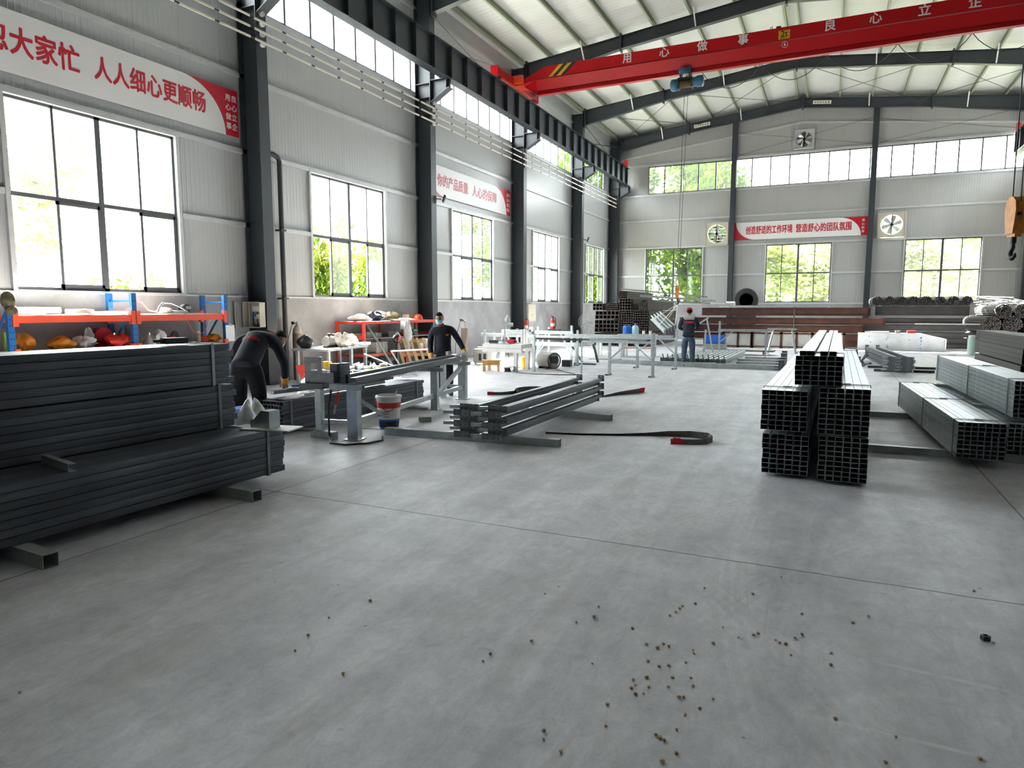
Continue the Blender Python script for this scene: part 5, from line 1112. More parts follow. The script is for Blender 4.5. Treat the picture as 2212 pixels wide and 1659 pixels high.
# ------------------------------------------------------------------ trestles and tables in the middle distance
def horse(name, label, x0, x1, y, h, legs, m=GALV, posts=(), foot=True, braces=(), rail=(.06, .06), group='welding trestles'):
    t = thing(name, label, 'trestle', (0, y, 0), 0, group)
    obj('rail', B().rtube((x0, 0, h - rail[1] / 2), (x1, 0, h - rail[1] / 2), rail[0], rail[1], .004), m, t)
    for x in legs:
        top = dict(posts).get(x, h)
        lg = obj('leg', B().rtube((x, 0, .03), (x, 0, h - rail[1]), .065, .065, .004).rtube((x, .0, h), (x, .0, max(top, h + .001)), .065, .065, .004), m, t)
        if foot: obj('foot', B().rtube((x - .03, -.14, .02), (x - .03, .14, .02), .1, .04, .004), GALVD, lg)
    for a, za, c, zc in braces: obj('brace', B().beam((a, 0, za), (c, 0, zc), .035, .035), m, t)
    return t
horse('trestle', 'long welding trestle in front, dark rail on its window side', -5.95, -4.04, 16.98, .90, (-5.21, -4.07), GALV, ((-4.07, 1.12),), braces=((-5.17, .45, -4.75, .82), (-4.1, .42, -4.55, .82)))
t = thing('rail_stand', 'brown steel rail on two thin legs joining the front trestle', 'trestle', (0, 17.0, 0), 0, 'welding trestles')
obj('rail', B().beam((-7.3, 0, .92), (-5.62, .0, .90), .05, .05), BRTUBE, t); obj('leg', B().rtube((-7.37, .0, 0), (-7.37, .0, 1.0), .07, .07, .004), GALV, t); obj('leg', B().rtube((-6.02, 0.1, 0.0), (-6.02, .1, .87), .04, .04, .003), GALV, t)
tag(obj('loose_tube', B().rtube((0, 0, .03), (1.5, .12, .03), .06, .06, .004), GALV, loc=(-5.75, 16.95, .905)), 'loose pale tube lying on the front welding trestle', 'steel tube')
horse('trestle', 'long welding trestle behind the front one, four upstanding posts', -9.3, -3.98, 19.5, .90, (-7.0, -5.14, -4.02), GALV, ((-7.0, 1.08), (-5.14, 1.0), (-4.02, 1.16)), braces=((-5.1, .5, -4.7, .84), (-4.06, .45, -4.5, .84)))
tag(obj('loose_tube', B().rtube((0, 0, .03), (3.3, .05, .03), .06, .06, .004), GALV, loc=(-7.4, 19.46, .905)), 'long loose tube on the rear welding trestle', 'steel tube')
tag(obj('loose_plate', B().box(-.45, .45, -.1, .1, 0, .02), GALVD, loc=(-5.3, 19.55, .968)), 'flat plate on the loose tube of the rear trestle', 'steel plate')
t = thing('white_bench', 'white painted welding bench with thick legs near the wooden stool', 'bench', (-8.25, 17.3, 0), R(0))
for y in (-.4, .4):
    for x in (-.42, .38): obj('leg', B().box(x - .055, x + .055, y - .055, y + .055, 0, .52), WHITE, t)
for y in (-.42, .42): obj('beam', B().box(-.62, .58, y - .05, y + .05, .52, .63).box(-.62, .58, y - .05, y + .05, .635, .745), WHITE, t)
for x in (-.5, .48): obj('cross_beam', B().box(x - .05, x + .05, -.37, .37, .63, .74), WHITE, t)
obj('worktop', B().box(-.6, .2, -.44, .44, .746, .765), GALVD, t)
for x, y in ((-.15, -.05), (.43, -.1), (.3, .38)): obj('post', B().box(x - .03, x + .03, y - .03, y + .03, .745, 1.15), WHITE, t)
tag(obj('black_part', B().box(-.12, .12, -.06, .06, 0, .09), BLACK, loc=(-8.6, 17.0, .767)), 'black machine part on the white bench', 'machine part')
t = thing('spray_bottle', 'white and blue bottle on the white bench', 'bottle', (-8.34, 17.05, .767)); obj('bottle', B().lathe([(.05, 0), (.05, .14), (.02, .18), (.02, .22)], (0, 0, 0), 14), WHITE, t, True); obj('blue_label', B().rod([(0, 0, .05), (0, 0, .11)], .0506, 14, False), BLUP, t)
lump('glove_pair', 'dark red leather gloves on the white bench', 'gloves', (-8.02, 16.98, .767), (.3, .16, .10), REDC, .2, 61)
t = thing('yellow_can', 'yellow paint can under the white bench', 'can', (-8.05, 17.9, 0)); obj('can', B().lathe([(.1, 0), (.1, .34), (.09, .35), (0, .35)], (0, 0, 0), 18), YEL, t, True); obj('rim', B().rod([(.1 * math.cos(q * math.pi / 9), .1 * math.sin(q * math.pi / 9), .345) for q in range(18)], .008, 5, closed=True), CHROME, t)
t = thing('low_stand', 'low round black stand with white top beside the stool', 'stand', (-8.05, 16.75, 0)); obj('base', B().cyl((0, 0, 0), (0, 0, .12), .09, n=14), BLACK, t); obj('top', B().cyl((0, 0, .12), (0, 0, .15), .17, n=18), WHITE, t)
horse('trestle', 'galvanized trestle with slanted braces behind the white bench', -10.0, -8.62, 18.9, .96, (-9.88, -8.75), GALV, ((-9.88, 1.08), (-8.75, 1.12)), False, ((-9.84, .25, -9.5, .9), (-8.8, .3, -9.1, .9)), (.08, .10))
horse('trestle', 'galvanized trestle farther back beside the shiny fan', -10.3, -8.9, 20.2, .92, (-10.2, -9.0), GALV, ((-10.2, .98), (-9.0, 1.05)), False, ((-10.15, .2, -9.8, .86),), (.08, .10))
t = thing('channel_stack', 'bunch of pale channels with dark ends on the trestle behind the white bench', 'steel channels', (0, 0, 0))
for k in range(5): obj('channel', B().chan((-9.2 + .0 * k, 18.72 + .09 * (k % 3), 1.0 + .06 * (k // 3)), (-8.25 - .03 * k, 18.85 + .09 * (k % 3), 1.0 + .06 * (k // 3)), .06, .05, .004), GALV, t); obj('dark_end', B().cbox((-8.22 - .03 * k, 18.86 + .09 * (k % 3), 1.0 + .06 * (k // 3)), (.05, .06, .07), R(10)), BLACKT, t)
horse('trestle', 'galvanized trestle carrying the sunlit red extinguisher', -9.05, -7.7, 21.0, 1.0, (-8.95, -8.55, -7.75), GALV, ((-8.95, 1.14), (-8.55, 1.12), (-7.75, 1.18)), False, ((-8.9, .4, -8.65, .92), (-7.8, .3, -8.15, .92)), (.08, .11))
exting('red fire extinguisher standing on the far galvanized trestle', (-8.42, 21.0, 1.002), .9)
tag(obj('black_tray', B().box(-.3, .1, -.08, .08, 0, .05).box(.12, .45, -.05, .05, 0, .04), BLACK, loc=(-8.25, 20.98, 1.002)), 'black tray before the extinguisher on the far trestle', 'tray')
horse('trestle', 'low galvanized trestle below the one with the extinguisher', -8.9, -7.2, 20.3, .66, (-8.8, -7.35), GALV, (), False, ((-8.75, .2, -8.4, .6), (-7.4, .2, -7.75, .6)), (.08, .13))
t = thing('white_bench', 'long white bench of stacked beams beyond the rear trestle', 'bench', (-7.2, 23.6, 0)); obj('beam', B().box(-.6, .45, -.06, .06, .70, .80), WHITE, t); obj('beam', B().box(-.6, .45, -.06, .06, .585, .695), WHITE, t); obj('beam', B().box(-.6, .6, .3, .42, .62, .73), WHITE, t)
for x in (-.5, .35):
    for y in (0, .36): obj('leg', B().box(x - .05, x + .05, y - .05, y + .05, 0, .585 if y == 0 else .62), WHITE, t)
t = thing('white_table', 'white topped table carrying the blue jerrycan and water jug', 'table', (-6.35, 24.1, 0)); obj('top', B().box(-.55, .65, -.3, .35, .77, .81), WHITE, t)
for x in (-.48, .58):
    for y in (-.24, .28): obj('leg', B().box(x - .03, x + .03, y - .03, y + .03, 0, .77), GALV, t)
obj('low_shelf', B().box(-.5, .6, -.22, .28, .3, .33), CARD, t)
t = thing('jerrycan', 'blue plastic jerrycan on the white table', 'jerrycan', (-6.73, 24.0, .812)); obj('body', B().rod([(0, 0, 0), (0, 0, .02), (0, 0, .27), (0, 0, .30)], [.13, .15, .15, .12], 16), BLUP, t, True); obj('cap', B().cyl((.06, 0, .29), (.06, 0, .33), .03, n=10).cyl((-.06, 0, .29), (-.06, 0, .33), .03, n=10), BLUP, t)
t = thing('water_jug', 'pale blue water jug standing beside the jerrycan', 'water jug', (-6.42, 24.0, .812)); obj('body', B().lathe([(.11, 0), (.125, .02), (.125, .22), (.11, .28), (.05, .33)], (0, 0, 0), 18), PLASTIC, t, True); obj('cap', B().lathe([(.04, .33), (.04, .39), (.0, .39)], (0, 0, 0), 12), BLUP, t)
for k, x in enumerate((-6.1, -5.86)): tag(obj('white_cup', B().lathe([(.05, 0), (.055, .13), (0, .13)], (0, 0, 0), 12), WHITE, loc=(x, 23.95, .812)), ('white cup on the white table beside the water jug', 'smaller white cup farther from the water jug')[k], 'cup')
tag(obj('sheet_pad', B().box(-.5, .5, -.25, .25, 0, .03), GALVD, loc=(-7.0, 22.3, 0)), 'flat grey plate on the floor below the rear trestle', 'steel plate')
tag(obj('small_channel', B().box(-.62, .12, -.05, .05, 0, .12).box(.13, .7, -.05, .05, 0, .12), GALV, loc=(-5.75, 20.8, 0)), 'two short pale tubes end to end under the trestles', 'steel offcut')
tag(obj('black_box', B().box(-.13, .13, -.1, .1, 0, .2), BLACK, loc=(-7.15, 19.0, 0)), 'small black box on the floor beyond the rounded welder', 'box')
tag(obj('floor_bar', B().box(-.35, .35, -.04, .04, 0, .05), BLACKT, loc=(-6.9, 19.9, 0)), 'dark bar on the floor near the black box', 'steel bar')
t = thing('brown_frame', 'rusty tilted leg frame by the rear trestle', 'steel frame', (-7.35, 20.6, 0)); obj('strut', B().beam((-.25, 0, .55), (.12, 0, .02), .07, .05), BRTUBE, t); obj('strut', B().beam((.45, .1, .6), (.62, .1, .02), .08, .06), BRTUBE, t)
# behind the red-capped worker
t = thing('a_frame_stand', 'grey stand with slanted legs behind the red-capped worker', 'stand', (0, 24.5, 0)); obj('leg', B().beam((-4.0, 0, 1.36), (-3.72, 0, .02), .06, .05), GALV, t); obj('leg', B().beam((-4.05, .15, 1.0), (-4.1, .15, .02), .06, .05), GALV, t); obj('arm', B().beam((-4.35, 0, 1.15), (-3.95, 0, 1.42), .05, .05), GALV, t)
horse('trestle', 'pale trestle with long rail right of the red-capped worker', -3.75, -1.9, 25.5, 1.0, (-3.7, -2.1), GALV, ((-3.7, 1.28),), False, ((-3.65, .55, -3.2, .95),), (.06, .09))
t = thing('blue_crate', 'blue plastic crate beyond the row of black-ended beams', 'crate', (-4.06, 27.0, .40), 0)
b = B().box(-.36, .36, -.22, .22, 0, .02)
for s in (-1, 1): b.box(-.36, .36, s * .21 - .01, s * .21 + .01, 0, .32).box(s * .35 - .01, s * .35 + .01, -.22, .22, 0, .32)
for k in range(8): b.box(-.34 + .095 * k, -.31 + .095 * k, -.235, -.22, .02, .30)
obj('shell', b, BLUP, t)
tag(obj('grey_basket', B().box(-.4, .4, -.26, .26, 0, .4), MACH, loc=(-4.06, 27.0, 0)), 'grey basket carrying the blue crate', 'basket')
tag(obj('clear_sheet', B().ball((0, 0, .08), (.8, .5, .2), 12, 8, .25, random.Random(4)), FILM, loc=(-3.8, 26.2, 0), smooth=True), 'crumpled clear film in front of the blue crate', 'plastic film')
t = thing('drawing_table', 'low sheet of plywood on bricks behind the row of beams', 'board', (-3.1, 26.9, 0)); obj('board', B().box(-.9, 1.2, -.35, .35, .14, .18), BRTUBE, t); obj('bearer', B().box(-.7, -.6, -.3, .3, 0, .14).box(.8, .9, -.3, .3, 0, .14), CARD, t)
t = thing('a_frame_stand', 'grey sawhorse before the rusty framed panels', 'stand', (-1.72, 28.0, 0)); obj('top', B().beam((-.55, 0, .95), (.5, 0, .95), .07, .07), GALVD, t)
for x0, x1 in ((-.33, -.52), (.33, .50)):
    for y in (-.2, .2): obj('leg', B().beam((x0, 0, .93), (x1, y, .0), .05, .05), GALV, t)
# ------------------------------------------------------------------ far stock against the end wall
def pile(label, x, z, cols, rows, s, rs, y=30.6, L=6.0, rz=0, sy=None):
    sy = sy or s
    return tube_bundle('square_tube_bundle', label, 'tube bundle', (x, y, z), rz, cols, rows, s, sy, .020 if s > .15 else .011, L, BLACKT2, .06, (), 'pile of square tubes', rs)
pile('big square tube bundle at the floor of the pile, on the fan side', -10.15, .03, 6, 3, .19, 61)
pile('big square tube bundle in the middle of the pile, on the fan side', -10.13, .64, 6, 3, .19, 62)
pile('big square tube bundle of the third tier of the pile, on the fan side', -10.12, 1.25, 6, 2, .19, 63)
pile('fine square tube bundle at the floor, middle of the pile', -8.96, .03, 6, 6, .105, 64)
pile('fine square tube bundle in the second tier, middle of the pile', -8.95, .69, 6, 5, .105, 65)
pile('fine square tube bundle in the third tier, middle of the pile', -8.94, 1.24, 6, 4, .105, 66)
pile('fine square tube bundle at the floor, nearest the hanging load', -8.28, .03, 7, 6, .10, 67, 30.5)
pile('fine square tube bundle in the second tier, nearest the hanging load', -8.28, .66, 7, 5, .105, 68, 30.55)
pile('fine square tube bundle in the third tier, nearest the hanging load', -8.26, 1.21, 7, 4, .105, 69, 30.5)
pile('large-holed tube bundle at the top of the pile, in its middle', -8.95, 1.68, 4, 4, .13, 70)
pile('narrow fine tube bundle at the top of the pile', -8.02, 1.66, 6, 7, .07, 71, 30.5, 5.5)
pile('loose square tubes on the fan-side shoulder of the pile', -10.25, 1.66, 3, 2, .16, 72, 30.6, 5)
pile('mixed small tubes on top of the pile, wall side', -9.65, 1.66, 7, 4, .085, 73, 30.7, 5)
pile('highest small bundle of the pile, below the slanting tubes', -9.2, 2.22, 5, 4, .085, 74, 31.2, 5)
for k, (p, q_, w_, m) in enumerate((((-9.1, 31.2, 2.66), (-5.4, 33.0, 2.28), .07, MACH), ((-8.1, 31.0, 2.32), (-5.0, 32.8, 2.10), .10, DUNN), ((-8.5, 31.2, 2.16), (-5.3, 33.2, 1.98), .08, MACH), ((-8.9, 30.8, 2.14), (-8.0, 31.0, 2.12), .12, BLACKT2))):
    tag(obj('slanting_tube', B().rtube((0, 0, 0), Vector(q_) - Vector(p), w_, w_, .006), m, loc=p), ('topmost pale tube slanting across the pile of square tubes', 'thick bright tube slanting across the pile below the topmost one', 'lowest pale tube slanting across the pile', 'short dark tube lying on the crown of the pile')[k], 'steel tube')
def beams(label, xa, xb, y, z, h, m, tags):
    for k, lb in enumerate(tags):
        o = obj('steel_beam', B().ibeam((0, 0, h / 2), (xb - xa - .12 * (k % 2), 0, h / 2), h, .2, .016, .012), m, loc=(xa + .07 * k, y + .26 * k, z)); tag(o, lb, 'steel beam', 'stacked steel beams')
ORDB = ('front beam', 'second beam back', 'rear beam')
for lay, (xa, xb, z, h) in enumerate(((-5.6, 1.55, .05, .26), (-6.5, 1.4, .33, .26), (-6.6, 1.2, .66, .32), (-6.75, 1.95, 1.02, .30), (-5.7, 1.35, 1.42, .36))):
    nm = ('lowest layer', 'second layer', 'third layer', 'fourth layer', 'top layer')[lay]
    beams('', xa, xb, 33.45, z, h, RUST, ['rusty steel beam, %s of the far stack, %s' % (nm, o_) for o_ in ORDB])
    if lay < 4: tag(obj('bearer', B().box(-4.5, -4.4, 33.3, 34.1, z + h, z + h + (.34 if 0 else .012)), BRTUBE), 'thin bearer above the %s of rusty beams' % nm, 'bearer')
tag(obj('webbing_loop', B().box(-1.62, -1.57, 33.32, 33.335, .5, 1.82), WEB), 'grey sling hanging over the rusty beams', 'sling')
for k, (xa, xb, z, m) in enumerate(((-4.9, -.2, 1.785, GALV), (-3.2, .6, 1.785, GALVD), (-3.4, -1.0, 1.79, BRTUBE))): tag(obj('top_tube', B().rtube((0, 0, .05), (xb - xa, 0, .05), .1, .1, .006), m, loc=(xa, (33.45, 33.62, 33.9)[k], z)), ('bright long tube lying on top of the rusty beams', 'second grey tube on top of the rusty beams', 'brown topmost tube above the rusty beams')[k], 'steel tube')
for k, (xa, xb, z, h, yy) in enumerate(((1.7, 5.25, 1.44, .40, 34.6), (1.9, 5.0, 1.10, .22, 34.5), (1.35, 5.1, .80, .24, 34.2), (1.25, 5.35, .52, .20, 34.1), (2.0, 5.4, .28, .2, 34.0), (2.4, 5.3, .05, .2, 33.9))):
    o = obj('steel_beam', B().ibeam((0, 0, h / 2), (xb - xa, 0, h / 2), h, .24, .016, .012).box(0, xb - xa, -.12, -.105, 0, h), DKBEAM, loc=(xa, yy, z)); tag(o, ('dark deep beam carrying the round rod rolls', 'dark beam just below the deep one', 'dark beam of the middle far layer', 'dark beam in the fourth far layer', 'dark beam near the floor behind the pale tapered member', 'lowest dark beam lying on the far floor')[k], 'steel beam', 'stacked dark beams')
tag(obj('light_flat', B().box(0, 4.2, -.03, .03, 0, .05), GALVD, loc=(3.2, 33.85, 1.06)), 'thin pale flat bar lying along the dark beams', 'steel bar')
def rods(label, c, r, L, m, seed, n_ring=3, ry=0, group='bundles of round rods'):
    q = random.Random(seed); b = B(); s = r / (n_ring + .5)
    b.cyl((0, .06, 0), (0, L, 0), r * .93, n=14)
    pos = [(0, 0)] + [(s * k * math.cos(2 * math.pi * j / (6 * k)), s * k * math.sin(2 * math.pi * j / (6 * k))) for k in range(1, n_ring + 1) for j in range(6 * k)]
    for x, z in pos:
        y0 = q.uniform(-.12, .04); b.cyl((x + q.uniform(-.01, .01), y0, z + q.uniform(-.01, .01)), (x, L + q.uniform(-.2, .1), z), s * .5, n=6)
    return tag(obj('rod_bundle', b, m, loc=c), label, 'rod bundle', group)
for k, x in enumerate((1.75, 2.22, 2.69, 3.16, 3.63, 4.12, 4.62, 5.10)): rods('round rod bundle on the dark beams, %s from the wall post' % ('first second third fourth fifth sixth seventh eighth'.split()[k]), (x, 34.25, 1.855 + .215), .21, 4.2, DKBEAM, k)
for k, (x, z, r) in enumerate(((5.95, .38, .36), (6.75, .38, .36), (7.5, .38, .36), (5.9, 1.08, .35), (6.62, 1.10, .35), (7.36, 1.08, .35), (6.28, 1.62, .30), (6.95, 1.64, .30))): rods('big rod bundle in the heap at the end of the hall, %s' % ('floor level, window side', 'floor level, middle', 'floor level, corner side', 'second level, window side', 'second level, middle', 'second level, corner side', 'upper pair, window side', 'upper pair, corner side')[k], (x, 33.6 + .1 * (k % 3), z), r, 4.6, BLACKT2 if k % 2 else DKBEAM, 20 + k, 4)
q = random.Random(9)
for k in range(12):
    a = q.uniform(-.35, .35); x0 = 5.5 + .17 * k; z0 = 2.0 + q.uniform(-.05, .22) - abs(k - 4) * .012
    o = obj('loose_rod', B().rod([(0, 0, 0), (math.sin(a) * 3.2 - .9, 3.2 * math.cos(a), q.uniform(-.15, .28))], .028, 6), CHROME, loc=(x0, 33.3, z0)); tag(o, 'shiny loose rod on top of the rod heap by the corner column', 'rod', 'loose shiny rods')
# pale tapered member
t = thing('tapered_girder', 'long pale tapered steel girder standing on the far floor', 'girder', (0, 32.3, 0)); Pg = [(1.0, .0), (4.18, .0), (4.18, .5), (3.3, .72), (1.0, .72)]
b = B().prism(Pg, 'y', -.012, .012).box(1.0, 4.18, -.1, .1, 0, .02); b.beam((1.0, 0, .72), (3.3, 0, .72), .2, .02); b.beam((3.3, 0, .72), (4.18, 0, .5), .2, .02); b.box(4.16, 4.2, -.1, .1, 0, .5); b.mark(0)
q = random.Random(3)
for k in range(16): x, z = q.choice((1.45, 2.1, 2.9, 3.3)) + q.uniform(-.05, .05), q.uniform(.08, .6); b.cyl((x, -.018, z), (x, -.011, z), .022, n=8)
b.mark(1); obj('web', b, [CONCW, BLUP], t)
for k, (x, m, d_) in enumerate(((1.7, WHITE, (.9, .16, .05)), (2.45, MACH, (.16, .12, .1)), (2.95, REDC, (.3, .16, .1)))): tag(obj('small_part', B().cbox((0, 0, d_[2] / 2), d_), m, loc=(x, 32.3, .732)), ('pale strip on the tapered girder', 'grey clamp on the tapered girder', 'dark red bag on the tapered girder')[k], 'part')
# rusty frames with pale panels
for f, (xa, n) in enumerate(((-4.45, 2), (-3.25, 6))):
    t = thing('panel_frame', ('short rusty frame of two pale panels by the blue crate', 'long rusty frame of six pale panels behind the sawhorse')[f], 'framed panels', (xa, 32.0, 0)); wd = .62
    for k in range(n): obj('panel', B().box(k * wd + .05, (k + 1) * wd - .05, -.01, .01, .09, .62), SHEET, t)
    b = B()
    for k in range(n + 1): b.box(k * wd - .05, k * wd + .05, -.05, .05, 0, .70)
    b.box(-.05, n * wd + .05, -.05, .05, .62, .70).box(-.05, n * wd + .05, -.05, .05, .03, .09); obj('frame', b, RUST, t)
# tyre and white parts on the sill
t = thing('tyre', 'black tyre standing behind the rusty beams beside the wall post', 'tyre', (-4.22, 38.3, 2.20))
prof = [(.36, -.12), (.50, -.14), (.60, -.12), (.63, -.07), (.63, .07), (.60, .12), (.50, .14), (.36, .12), (.36, -.12)]
obj('tread', B().lathe(prof, (0, 0, 0), 32, 'y'), RUBBER, t, True)
tag(obj('tyre_stand', B().box(-.5, .5, -.25, .25, 0, 1.568), BRTUBE, loc=(-4.22, 38.3, 0)), 'dark stand carrying the black tyre', 'stand')
tag(obj('grey_motor', B().rod([(-.2, 0, .14), (.2, 0, .14)], .14, 14).box(-.15, .15, -.12, .12, 0, .06), CYLG, loc=(-4.45, 33.9, 1.785)), 'grey motor lying before the black tyre', 'motor')
# hanging load
t = thing('hanging_load', 'bunch of pale channels with black ends hanging from the orange hook', 'hanging load', (-4.48, 20.8, 1.10)); q = random.Random(2)
dv = Vector((-.92, 1.9, .42))
for k in range(4):
    o_ = Vector((-.14 + .085 * k, .03 * k, -.08 + .045 * k)); obj('channel', B().chan(o_, o_ + dv, .13, .06, .005), GALV, t)
    obj('black_end', B().cbox(o_ + Vector((.0, -.02, -.01)), (.075, .06, .15), R(-8)), BLACKT, t)
apex = Vector((0, 1.0, .77))
b = B()
for f in (.28, .72):
    for s in (-.26, .30): b.beam(apex, dv * f + Vector((s, 0, -.06 if s < 0 else .02)), .03, .006)
obj('sling', b, BAR, t)

# ------------------------------------------------------------------ webbing, cable, pebbles on the floor
t = thing('lifting_strap', 'grey lifting strap with red tip trailing from under the purlin beams', 'strap', (0, 0, 0), 0, 'lifting straps')
pts = [(-3.55, 8.62, .0, .02, .04), (-3.1, 8.70, 0, .025, .05), (-2.6, 8.88, 0, .03, .05), (-2.25, 9.02, 0, .045, .04), (-1.95, 9.10, 0, .075, .02), (-1.65, 9.14, 0, .088, .0), (-1.42, 9.08, 0, .09, -.01), (-1.34, 8.92, 0, .085, 0), (-1.38, 8.74, 0, .07, .02), (-1.52, 8.64, 0, .065, .03), (-1.66, 8.60, 0, .065, .03)]
obj('webbing', B().ribbon(pts, .08, .007), WEB, t); obj('red_tip', B().ribbon([(-1.64, 8.60, 0, .068, .03), (-1.72, 8.58, 0, .07, .03), (-1.80, 8.56, 0, .066, .02)], .07, .012).cbox((-1.74, 8.64, .07), (.09, .05, .012)), REDC, t, label='dark red tip')
t = thing('lifting_strap', 'grey lifting strap lying beyond the purlin beams, red tip far out', 'strap', (0, 0, 0), 0, 'lifting straps')
obj('webbing', B().ribbon([(-4.2, 12.3, 0, .02, .05), (-4.05, 12.75, 0, .03, .06), (-3.85, 13.1, 0, .07, .05), (-3.65, 13.4, 0, .09, .03), (-3.52, 13.62, 0, .10, .02)], .08, .007), WEB, t); obj('red_tip', B().ribbon([(-3.53, 13.6, 0, .105, .02), (-3.47, 13.75, 0, .105, .02)], .1, .012), REDC, t, label='dark red tip')
t = thing('lifting_strap', 'grey lifting strap coiled on the floor between bench and purlin beams', 'strap', (0, 0, 0), 0, 'lifting straps')
loop = [(-5.55 + .34 * math.cos(a), 12.75 + .42 * math.sin(a), 0, .085, .0) for a in [R(200 + 24 * k) for k in range(22)]]
obj('webbing', B().ribbon([(-6.12, 12.05, 0, .06, .03), (-5.95, 12.15, 0, .06, .03), (-5.8, 12.35, 0, .07, .02)] + loop + [(-5.2, 12.3, .0, .06, .04), (-5.0, 12.1, 0, .05, .05)], .08, .007), WEB, t); obj('red_tip', B().ribbon([(-6.22, 12.0, 0, .07, .02), (-6.1, 12.06, 0, .065, .03)], .07, .012), REDC, t, label='dark red tip')
pm = B().ball((0, 0, .0), (.017, .014, .013), 8, 6, .2, random.Random(1)).mesh('pebble'); pm.materials.append(PEB)
PEBB = [(-1.50, 3.64), (-1.15, 3.61), (-1.13, 3.47), (-1.20, 3.37), (-1.34, 3.07), (-0.90, 3.43), (-0.75, 3.67), (-0.73, 3.73), (-0.72, 3.79), (-0.71, 3.82), (-0.65, 3.89), (-0.46, 3.65), (-0.64, 4.14), (-0.36, 4.18), (-0.22, 4.53), (-0.08, 4.01), (0.18, 4.01), (0.26, 4.14), (-0.79, 3.29), (-0.73, 3.28), (-0.71, 3.33), (-0.68, 3.32), (-0.56, 3.33), (-0.55, 3.30), (-0.48, 3.45), (-0.37, 3.57), (-0.30, 3.63), (-0.28, 3.66), (-0.19, 3.62), (-0.17, 3.60), (-0.14, 3.60), (-0.10, 3.69), (-0.07, 3.75), (-0.11, 3.49), (0.07, 3.60), (0.07, 3.47), (-0.98, 2.99), (-0.68, 3.10), (-0.64, 3.13), (-0.57, 3.19), (-0.74, 3.13), (-0.71, 2.98), (-0.76, 2.93), (-0.75, 2.86), (-0.74, 2.89), (-0.68, 2.90), (-0.72, 2.82), (-0.69, 2.84), (-0.60, 2.94), (-0.60, 3.03), (-0.52, 3.06), (-0.50, 3.00), (-0.54, 2.88), (-0.52, 2.89), (-0.44, 2.83), (-0.40, 2.93), (-0.49, 2.76), (-0.81, 2.69), (-0.50, 2.64), (-0.57, 2.57), (-0.55, 2.56), (-0.53, 2.55), (-0.47, 2.49), (-0.51, 2.42), (-0.77, 2.54), (-0.99, 2.40), (-0.97, 2.35), (-0.88, 2.31), (0.09, 3.00), (0.31, 2.97), (0.26, 2.78), (0.59, 2.96), (0.83, 4.07), (0.86, 4.80), (-2.40, 3.11), (-2.47, 2.83), (-2.43, 2.62), (-2.38, 2.47), (-2.02, 2.40), (-1.47, 2.86), (-1.47, 2.78), (-3.23, 1.65)]
for k, (x, y) in enumerate(PEBB):
    o = obj('pebble', pm, None); o.location = (x, y, .0055); o.rotation_euler = (0, 0, k * 1.7); s = .8 + .5 * ((k * 37) % 11) / 11; o.scale = (s, s, s); tag(o, 'tiny tan pebble scattered on the bare concrete', 'pebble', 'scattered pebbles')
t = thing('hex_nut', 'black hexagon nut lying on the bare concrete', 'nut', (0.80, 4.10, 0)); obj('nut', B().lathe([(.012, 0), (.024, .001), (.024, .024), (.012, .026), (.012, 0)], (0, 0, 0), 6), BLACK, t)

q = random.Random(12)
for k in range(7):
    tag(obj('steel_offcut', B().beam((0, 0, .04), (q.uniform(-.1, .35), q.uniform(-.5, .2), .08 + .05 * k), .06, .05), BLACKT, loc=(.80 + .06 * (k % 3), 22.3 + .5 * k, .0)), 'loose dark offcut in the scrap beside the far purlin columns, %s from the viewer' % ('first second third fourth fifth sixth seventh'.split()[k]), 'steel offcut', 'scrap offcuts')
t = thing('pale_bucket', 'pale green can beside the brown grey bundles at the heap of rods', 'can', (4.75, 30.2, 0)); obj('can', B().lathe([(.14, 0), (.15, .62), (.12, .66), (0, .66)], (0, 0, 0), 16), mat('pale_green_plastic', (.42, .56, .50), .5), t, True); obj('lid', B().lathe([(.13, .66), (.13, .74), (0, .75)], (0, 0, 0), 16), WHITE, t)
# ------------------------------------------------------------------ people
def skin(name, verts, edges, m, parent, levels=2, root=0, smooth=True):
    """one continuous surface grown round a skeleton: verts are (x, y, z, r) or (x, y, z, rx, ry)"""
    bm = bmesh.new(); lay = bm.verts.layers.skin.verify(); vs = [bm.verts.new(v[:3]) for v in verts]
    for a, c in edges: bm.edges.new((vs[a], vs[c]))
    for i, (v, d) in enumerate(zip(vs, verts)):
        v[lay].radius = (d[3], d[4] if len(d) > 4 else d[3]); v[lay].use_root = (i == root)
    me = bpy.data.meshes.new(name); bm.to_mesh(me); bm.free()
    o = bpy.data.objects.new(name, me); COL.objects.link(o)
    s = o.modifiers.new('skin', 'SKIN'); s.use_smooth_shade = True; s.use_x_symmetry = False
    u = o.modifiers.new('smooth', 'SUBSURF'); u.levels = levels; u.render_levels = levels
    dg = bpy.context.evaluated_depsgraph_get(); me2 = bpy.data.meshes.new_from_object(o.evaluated_get(dg)); bpy.data.objects.remove(o)
    me2.materials.clear()
    return obj(name, me2, m, parent)
def chain(V, E, pts, start=None):
    """append a chain of joints, optionally from an existing joint; returns indices"""
    prev = start; out = []
    for p in pts:
        V.append(p); i = len(V) - 1
        if prev is not None: E.append((prev, i))
        prev = i; out.append(i)
    return out
def head(parent, c, yaw, pitch, hairm, face=True):
    """head, ears, nose, eyes, hair as children shaped about the head centre c (faces -y before turning)"""
    e = bpy.data.objects.new('head', None); m = Matrix.Translation(c) @ Matrix.Rotation(yaw, 4, 'Z') @ Matrix.Rotation(pitch, 4, 'X')
    bpy.data.objects.remove(e)
    return m
